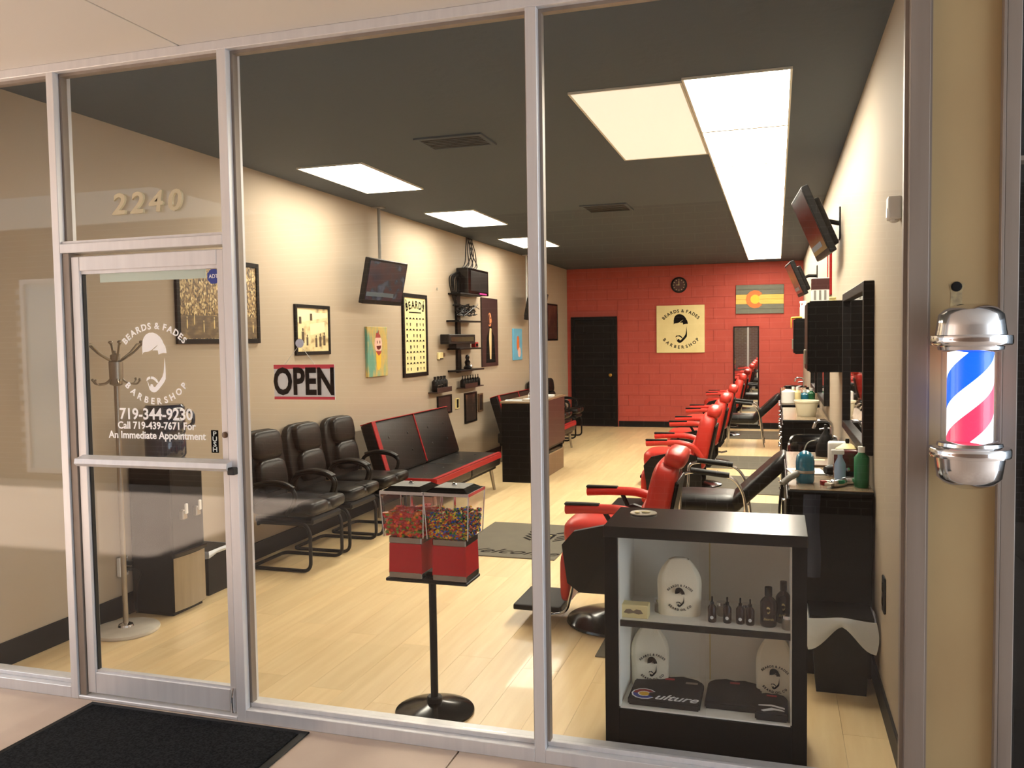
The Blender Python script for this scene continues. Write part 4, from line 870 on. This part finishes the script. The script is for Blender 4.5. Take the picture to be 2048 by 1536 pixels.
# shampoo bowls
def make_bowl(label, loc):
    t = thing('shampoo_bowl', label, 'sink', loc, 0, 'black shampoo bowls on the side wall')
    def f(u, v):
        a = 2*pi*u; pr = [(1.0, .80), (1.04, .90), (1.0, .93), (.93, .925), (.85, .88), (.5, .79), (.06, .77)]
        k = v * (len(pr)-1); i = min(int(k), len(pr)-2); q = k - i; r = pr[i][0]*(1-q) + pr[i+1][0]*q; z = pr[i][1]*(1-q) + pr[i+1][1]*q
        g = lambda x: math.copysign(abs(x) ** .6, x); dipz = -.06 * max(0, -cos(a)) ** 6 if r > .8 else 0
        return Vector((.18*r*g(cos(a)), .27*r*g(sin(a)), z + dipz))
    MB().grid(f, 40, 13, True).obj('basin', m_blackgloss, t, 50)
    MB().box(-.12, .19, -.22, .22, 0, .81, .01).obj('pedestal', m_black, t)
    fa = MB().tube(fillet([(.13, 0, .92), (.13, 0, 1.06), (.02, 0, 1.06), (.0, 0, 1.0)], .05, 4), .012, 8).obj('faucet', m_chrome, t, 50)
    MB().tube(fillet([(.13, .1, .92), (.13, .1, 1.0), (.05, .12, .98)], .03, 4), .008, 8).obj('spray_hose', m_chrome, t, 50)
    return t
bo = make_bowl('black shampoo bowl between the first two counters', (1.165, 3.5, 0))
dup(bo, (1.165, 10.45, 0), None, 'black shampoo bowl near the red back wall')
# counters along the right wall
def make_station(label, loc, L):
    t = thing('barber_counter', label, 'counter', loc, 0, 'black barber counters on the side wall')
    MB().box(-.19, .195, .0, L, .0, .895, .003).obj('carcass', m_black, t)
    MB().box(-.2, .2, -.01, L+.01, .895, .926, .006).obj('worktop', m_black, t)
    MB().box(-.19, .2, 0, L, .926, .93, .001).obj('laminate', m_ctop, t)
    n = 3
    for k in range(n):
        y0 = .01 + k * L / n; y1 = (k + 1) * L / n - .01
        for z0, z1 in ((.60, .88), (.31, .59), (.04, .30)):
            d_ = MB().box(-.205, -.19, y0, y1, z0, z1, .003).obj('drawer', m_black, t)
            MB().lathe([(.006, 0), (.006, .012), (.014, .016), (.012, .024), (0, .026)], n=12, M=at(-.205, (y0+y1)/2, (z0+z1)/2) @ Matrix.Rotation(-pi/2, 4, 'Y')).obj('knob', m_chrome, d_, 40)
    return t
make_station('black barber counter closest to the window, crowded with tools', (1.155, 1.23, 0), 1.45)
make_station('black barber counter with a plastic tub on top', (1.155, 4.95, 0), 1.40)
make_station('black barber counter beyond the plastic tub', (1.155, 6.80, 0), 1.60)
make_station('black barber counter far along, with bottles on top', (1.155, 8.95, 0), 1.15)
# wall mirrors
def wmirror(label, x, y, z, rz, w, h, B=.05, d=.05):
    t = thing('wall_mirror', label, 'mirror', (x, y, z), rz, 'black framed mirrors')
    MB().box(-w/2, -w/2+B, -d, 0, 0, h, .003).box(w/2-B, w/2, -d, 0, 0, h, .003).box(-w/2+B, w/2-B, -d, 0, 0, B, .003).box(-w/2+B, w/2-B, -d, 0, h-B, h, .003).obj('frame', m_blackplastic, t)
    MB().box(-w/2+B, w/2-B, -d*.5, -.004, B, h-B).obj('glass', m_mirror, t); return t
wmirror('black framed mirror over the first counter', XR, 2.06, 1.09, -pi/2, 1.42, .87)
wmirror('black framed mirror over the tub counter', XR, 5.65, 1.05, -pi/2, 1.3, .85)
wmirror('black framed mirror over the third counter', XR, 7.55, 1.05, -pi/2, 1.3, .85)
wmirror('tall narrow mirror leaning on the red wall', .368, YB, .06, 0, .455, 1.83, .022, .03)
# wall cabinets
def wcab(label, loc, w, d, h):
    t = thing('wall_cabinet', label, 'cabinet', loc, 0, 'black cabinets on the side wall')
    MB().box(-w, 0, 0, d, 0, h, .004).obj('body', m_black, t)
    for k in range(2):
        dd = MB().box(-w-.015, -w, .005+k*d/2, (k+1)*d/2-.005, .01, h-.01, .003).obj('door', m_black, t); MB().box(-w-.03, -w-.015, d/2+(-.04 if k == 0 else .03), d/2+(-.03 if k == 0 else .04), .05, .16, .003).obj('handle', m_steel, dd)
    return t
wcab('black wall cabinet over the first shampoo bowl', (XR, 3.25, 1.43), .235, .62, .51)
wcab('smaller black wall cabinet farther along the side wall', (XR, 6.45, 1.50), .27, .36, .38)
bx = thing('product_carton', 'striped red and white carton on the nearer wall cabinet', 'box', (1.215, 3.40, 1.94)); MB().box(-.07, .05, -.05, .05, 0, .17, .002).obj('carton', m_whiteplastic, bx); MB().box(-.071, .051, -.051, .051, .085, .165).obj('red_band', m_cherry, bx)
for q in range(3): MB().box(-.055+q*.035, -.04+q*.035, -.0515, -.0505, .01, .08).obj('stripe', m_grey, bx)
bx = thing('folded_towel', 'small pale folded towel on the nearer wall cabinet', 'towel', (1.27, 3.62, 1.94)); MB().box(-.06, .06, -.06, .06, 0, .02, .008, 2).box(-.058, .055, -.058, .056, .02, .04, .008, 2).obj('cloth', m_cream, bx)
bx = thing('spray_bottle', 'white spray bottle on the farther wall cabinet', 'bottle', (1.19, 6.55, 1.88)); MB().lathe([(.045, 0), (.048, .01), (.048, .12), (.02, .15), (.018, .165)], n=16).obj('body', m_whiteplastic, bx, 40); MB().box(-.05, .02, -.012, .012, .165, .19, .004).box(-.045, -.03, -.008, .008, .12, .165).obj('trigger', m_whiteplastic, bx)
bx = thing('rag', 'yellow rag draped on the farther wall cabinet', 'cloth', (1.08, 6.53, 1.88)); MB().sq((.03, 0, .012), (.06, .06, .012), .6, .6, 14, 6).box(-.03, -.022, -.05, .05, -.10, .012, .003).obj('cloth', m_yellow, bx, 50)
# motion sensor, outlet
ms = thing('motion_sensor', 'white motion sensor high on the side wall by the window', 'sensor', (XR, .43, 2.125), -pi/2); MB().box(-.035, .035, -.05, 0, .012, .10, .008, 2).obj('housing', m_whiteplastic, ms); MB().box(-.02, .02, -.052, -.05, .02, .055, .001).obj('lens', mat('pale_lens', (206, 210, 214), .3), ms); MB().sq((0, -.025, .012), (.025, .02, .012), 1, 1, 12, 6).obj('swivel', m_whiteplastic, ms)
ou = thing('wall_outlet', 'black outlet plate low on the side wall by the waste bin', 'outlet', (XR, .84, .46), -pi/2); MB().box(-.04, .04, -.01, 0, 0, .16, .004).obj('plate', m_blackplastic, ou)
for z in (.05, .11): MB().box(-.016, .016, -.013, -.01, z-.018, z+.018, .002).obj('socket', m_blackgloss, ou)

# ---------------------------------------------------------------- counter-top things on the first counter
CZ = .93
hd = thing('hair_dryer', 'teal hair dryer standing at the edge of the first counter', 'hair dryer', (1.045, 1.45, CZ))
MB().lathe([(.042, 0), (.046, .01), (.047, .11), (.042, .14), (.025, .158), (.01, .165), (0, .166)], n=22).obj('barrel', m_teal, hd, 50)
MB().lathe([(.0465, 0), (.0485, .004), (.0485, .012), (.0465, .016)], n=22, M=at(0, 0, .05)).obj('grey_ring', m_steel, hd, 50)
MB().tube(fillet([(-.03, -.02, .05), (-.08, -.05, .03), (-.115, -.08, -.0)], .03, 4), [.02]*20 if False else .017, 10).obj('handle', m_grey, hd, 50)
cord = MB().tube(fillet([(.93, 1.37, .925), (.915, 1.34, .80), (.93, 1.35, .5), (.92, 1.33, .25), (.92, 1.34, .01)], .08, 5), .007, 7).obj('dryer_cord', m_blackplastic, None, 50); tag(cord, 'black hair dryer cord hanging down the counter end', 'cord')
cp = thing('barber_cape', 'dark navy cape hanging down the end of the first counter', 'cape', (1.075, 1.218, 0))
MB().grid(lambda u, v: Vector((-.035 - .012*v + (.07+.01*v)*u + .004*sin(7*v), -.012 - .018*sin(pi*u)*(.6+.4*sin(9*v+1)) , .50 + .41*v)), 12, 14).grid(lambda u, v: Vector((-.035 - .012*v + (.07+.01*v)*u + .004*sin(7*v), -.003, .50 + .41*v)), 2, 14).obj('cloth', m_navy, cp, 60)
sp = thing('spray_bottle', 'white and blue trigger spray bottle on the first counter', 'bottle', (1.215, 1.45, CZ)); MB().lathe([(.026, 0), (.028, .01), (.028, .1), (.012, .135), (.012, .15)], n=16).obj('body', mat('pale_blue_plastic', (150, 176, 206), .3), sp, 40); tr_ = MB().box(-.045, .02, -.01, .01, .15, .175, .004).box(-.04, -.03, -.006, .006, .10, .155).obj('trigger', m_whiteplastic, sp)
gb = thing('lotion_bottle', 'green bottle with white cap against the wall', 'bottle', (1.31, 1.36, CZ)); MB().lathe([(.034, 0), (.036, .01), (.036, .15), (.02, .17), (.016, .18)], n=18).obj('body', m_green, gb, 40); MB().lathe([(.018, .175), (.018, .205), (0, .206)], n=14).obj('cap', m_whiteplastic, gb, 40)
rj = thing('tool_case', 'dark red glossy tool case on the first counter', 'case', (1.265, 1.58, CZ)); MB().box(-.075, .055, -.04, .04, .0, .16, .02, 3).obj('shell', m_darkred, rj, 40); MB().lathe([(.01, 0), (.01, .003), (.004, .004)], n=12, M=at(-.005, -.04, .06) @ FR).obj('badge', m_chrome, rj); MB().box(-.07, .05, -.042, -.04, .005, .05).obj('lower_band', m_blackplastic, rj)
cl = thing('hair_clipper', 'chrome hair clipper lying in front of the red case', 'clipper', (1.27, 1.43, CZ)); MB().sq((-.0, 0, .02), (.06, .022, .02), .5, .6, 18, 8).obj('body', m_chrome, cl, 50); MB().box(-.085, -.055, -.02, .02, .012, .026, .002).obj('blade', m_steel, cl)
cl2 = dup(cl, (1.20, 1.35, CZ), .9, 'chrome hair clipper at the front edge beside the spray bottle', 'chrome clippers on the counter'); cl['group'] = 'chrome clippers on the counter'
pk = thing('blade_pack', 'small red and white blade pack on the first counter', 'box', (1.145, 1.40, CZ), .3); MB().box(-.025, .025, -.015, .015, 0, .02, .002).obj('carton', m_whiteplastic, pk); MB().box(-.0255, .0, -.0155, .0155, -.0, .0205).obj('red_end', m_redtrim, pk)
br = thing('neck_duster', 'red handled neck brush lying behind the hair dryer', 'brush', (1.20, 1.72, CZ), .5); MB().lathe([(.02, -.05), (.03, -.02), (.024, .01), (.014, .02)], n=14, M=at(0, 0, .03) @ Matrix.Rotation(pi/2, 4, 'Y')).obj('bristles', m_blackplastic, br, 40); MB().lathe([(.015, .02), (.018, .05), (.012, .1), (0, .105)], n=12, M=at(0, 0, .03) @ Matrix.Rotation(pi/2, 4, 'Y')).obj('handle', m_darkred, br, 40)
mg = thing('magazine', 'open white magazine at the outer edge of the first counter', 'magazine', (1.055, 1.80, CZ), .15); MB().box(-.085, -.002, -.10, .10, 0, .006, .001).box(.002, .10, -.10, .10, 0, .007, .001).obj('pages', m_whiteplastic, mg); MB().box(-.07, -.01, -.08, .05, .006, .0066).obj('photo', m_fr1, mg)
pq = thing('wooden_tray', 'flat tan board lying across the first counter', 'board', (1.20, 2.15, CZ)); MB().box(-.14, .10, -.13, .12, 0, .012, .003).obj('board', m_brownwood, pq); MB().box(-.13, -.02, .05, .09, .012, .0135).obj('plate', m_cream, pq)
cj = thing('steel_canister', 'steel canister with white conical lid on the first counter', 'canister', (1.285, 1.93, CZ)); MB().lathe([(.058, 0), (.06, .005), (.06, .11), (.05, .112)], n=26).obj('body', m_steel, cj, 40); ld = MB().lathe([(.062, .11), (.062, .122), (.02, .15), (0, .152)], n=26).obj('lid', m_cream, cj, 40); MB().lathe([(.008, .15), (.012, .165), (.01, .178), (0, .18)], n=12).obj('knob', m_blackplastic, ld, 40)
wv = thing('charging_dock', 'white charging dock with dark slots near the canister', 'charger', (1.24, 2.07, CZ)); MB().box(-.05, .07, -.04, .04, 0, .145, .015, 3).obj('housing', m_whiteplastic, wv, 40); MB().box(.0, .02, -.042, -.04, .085, .105).box(.01, .03, -.042, -.04, .055, .075).obj('slot', m_ink, wv)
bb = thing('black_bottle', 'black cone-shaped bottle with a wire at the counter rear', 'bottle', (1.20, 2.50, CZ)); MB().lathe([(.06, 0), (.062, .02), (.055, .07), (.03, .13), (.012, .16), (.01, .20), (0, .205)], n=20).obj('body', m_blackplastic, bb, 50); MB().tube(fillet([(-.055, 0, .10), (-.11, -.02, .09), (-.14, -.03, .005)], .05, 4), .004, 6).obj('wire', m_grey, bb)
# second counter tub and bottles
tu = thing('plastic_tub', 'translucent cream plastic tub on the second counter', 'tub', (1.175, 5.35, CZ)); MB().lathe([(.08, 0), (.085, .006), (.105, .13), (.115, .135), (.115, .15), (.10, .15), (.08, .012), (0, .012)], n=30).obj('body', m_tub, tu, 40); MB().sq((.02, 0, .05), (.05, .04, .035), 1, 1, 12, 6).obj('contents', m_brownwood, tu)
rr = random.Random(11)
spots = [(1.03, 6.95, m_whiteplastic, .075, .20, 'white'), (1.07, 7.05, m_blackplastic, .05, .13, 'black'), (1.13, 6.95, m_cream, .036, .19, 'cream'), (1.21, 7.0, m_teal, .045, .15, 'teal'), (1.28, 7.0, m_green, .04, .17, 'green'), (1.09, 7.3, m_cream, .035, .17, 'slim cream'), (1.16, 7.35, m_blackgloss, .04, .12, 'short black'), (1.05, 7.55, m_teal, .05, .10, 'squat teal'), (1.25, 7.4, m_whiteplastic, .04, .16, 'slim white')]
for x, y, mt, r_, h_, nm in spots:
    t = thing('product_bottle', '%s product bottle on the third counter' % nm, 'bottle', (x, y, CZ), 0, 'product bottles on the third counter')
    MB().lathe([(r_*.9, 0), (r_, h_*.04), (r_, h_*.66), (r_*.45, h_*.78), (r_*.4, h_*.84)], n=14).obj('body', mt, t, 40); MB().lathe([(r_*.45, h_*.82), (r_*.45, h_), (0, h_)], n=12).obj('cap', m_whiteplastic if mt is not m_whiteplastic else m_blackplastic, t, 40)

# ---------------------------------------------------------------- back wall pieces
sg = thing('wall_sign', 'square cream barbershop sign with beard emblem on the red wall', 'sign', (-.822, YB, 1.415)); MB().box(-.445, .445, -.035, 0, 0, .89, .004).obj('board', m_cream, sg)
b = MB(); emblem(b, at(.01, -.0358, .455) @ FR, .54); b.obj('emblem', m_ink, sg, label='black printed emblem and arched lettering')
ck = thing('wall_clock', 'round dark wall clock high on the red wall', 'clock', (-.845, YB, 2.685)); MB().lathe([(.145, 0), (.15, .01), (.145, .03), (.125, .035), (.12, .02), (0, .02)], n=36, M=FR).obj('rim', m_blackplastic, ck, 40); MB().lathe([(.118, .0205), (.118, .022), (0, .022)], n=36, M=FR).obj('face', mat('dark_dial', (70, 34, 30), .4), ck)
MB().box(-.004, .004, -.0245, -.0225, -.01, .08).box(-.055, .01, -.0245, -.0225, -.004, .004).obj('hands', m_cream, ck)
b = MB()
for k in range(12): b.box(-.004, .004, -.0235, -.022, .09, .11, 0, 1, Matrix.Rotation(k*pi/6, 4, 'Y'))
b.obj('hour_marks', m_cream, ck)
fg = thing('flag_panel', 'weathered wooden state flag panel over the tall mirror', 'wall art', (.605, YB, 2.115), 0)
fg.rotation_euler = (0, D(.5), 0)
m_fb = mat('weathered_blue_wood', (112, 112, 96), .7, noise=((88, 92, 84), 5, (1, 1, 8), .3)); m_fy = mat('weathered_yellow_wood', (222, 186, 96), .7, noise=((204, 164, 76), 5, (1, 1, 8), .3))
for k in range(6): MB().box(-.42, .42, -.03, 0, k*.0875+.001, (k+1)*.0875-.001, .003).obj('slat', m_fy if k in (2, 3) else m_fb, fg)
c9 = [(cos(D(40+k*28)), sin(D(40+k*28))) for k in range(11)]
MB().prism([(-.08+.165*x, .2625+.165*y) for x, y in c9] + [(-.08+.085*x, .2625+.085*y) for x, y in c9[::-1]], at(0, -.0305, 0) @ FR, .001).obj('red_letter_c', m_orange, fg)
MB().prism([(-.08+.08*cos(k*.4), .2625+.08*sin(k*.4)) for k in range(16)], at(0, -.0305, 0) @ FR, .001).obj('yellow_disc', m_yellow, fg)
# two red framed papers on the right wall
picture('framed_certificate', 'red framed certificate high on the side wall', 'certificate', XR, 4.9, 2.05, -pi/2, .35, .45, .03, m_redtrim, m_cream)

# ================================================================== barber pole outside
bp = thing('barber_pole', 'lit chrome barber pole with red white and blue stripes on the pier', 'barber pole', (1.504, -.117, 1.222))
m_pole = bpy.data.materials.new('pole_stripes'); m_pole.use_nodes = True; nt = m_pole.node_tree; Nn, Ln = nt.nodes, nt.links
tc = Nn.new('ShaderNodeTexCoord'); sx = Nn.new('ShaderNodeSeparateXYZ'); Ln.new(tc.outputs['Object'], sx.inputs[0])
def mt_(op, a, b=None):
    n = Nn.new('ShaderNodeMath'); n.operation = op
    for i, v in enumerate((a, b)):
        if v is None: continue
        if isinstance(v, (int, float)): n.inputs[i].default_value = v
        else: Ln.new(v, n.inputs[i])
    return n.outputs[0]
an = mt_('DIVIDE', mt_('ARCTAN2', sx.outputs[0], mt_('MULTIPLY', sx.outputs[1], -1.0)), 2*pi)
fr = mt_('FRACT', mt_('ADD', mt_('SUBTRACT', mt_('DIVIDE', mt_('SUBTRACT', sx.outputs[2], .39), .395), an), 10.135))
rp = Nn.new('ShaderNodeValToRGB'); rp.color_ramp.interpolation = 'CONSTANT'; el = rp.color_ramp.elements
while len(el) < 4: el.new(.5)
for e_, (p_, c_) in zip(el, ((0, (10, 84, 226)), (.27, (255, 255, 255)), (.5, (232, 50, 84)), (.76, (255, 255, 255)))): e_.position = p_; e_.color = lin(c_)
Ln.new(fr, rp.inputs[0]); bs = Nn['Principled BSDF']; Ln.new(rp.outputs[0], bs.inputs['Base Color']); Ln.new(rp.outputs[0], bs.inputs['Emission Color']); bs.inputs['Emission Strength'].default_value = 1.5; bs.inputs['Roughness'].default_value = .3
MB().lathe([(.062, .128), (.062, .428)], n=48).obj('striped_cylinder', m_pole, bp, 60)
MB().lathe([(.079, .125), (.079, .43), (.0775, .43), (.0775, .125)], n=48).obj('glass_tube', m_clear, bp, 60)
capp = [(.0, .592), (.04, .590), (.07, .577), (.088, .555), (.092, .52), (.096, .487), (.110, .484), (.1115, .476), (.1115, .458), (.108, .452), (.09, .447), (.088, .436), (.08, .43), (.07, .428), (0, .428)]
MB().lathe(capp[::-1], n=48).obj('upper_cap', m_chrome, bp, 35)
MB().lathe([(r_, .592 - .036 - z_ + .0) if False else (r_, .556 - z_) for r_, z_ in capp] if False else [(r_, .582 - z_ - .0) if False else (r_, .556 - z_ + 0.0) for r_, z_ in capp], n=48).obj('lower_cap', m_chrome, bp, 35)
MB().box(-.03, .03, .08, .135, .47, .51, .003).box(-.03, .03, .08, .135, .05, .09, .003).obj('bracket', m_chrome, bp)
bp.scale = (1.09, 1.09, .955)
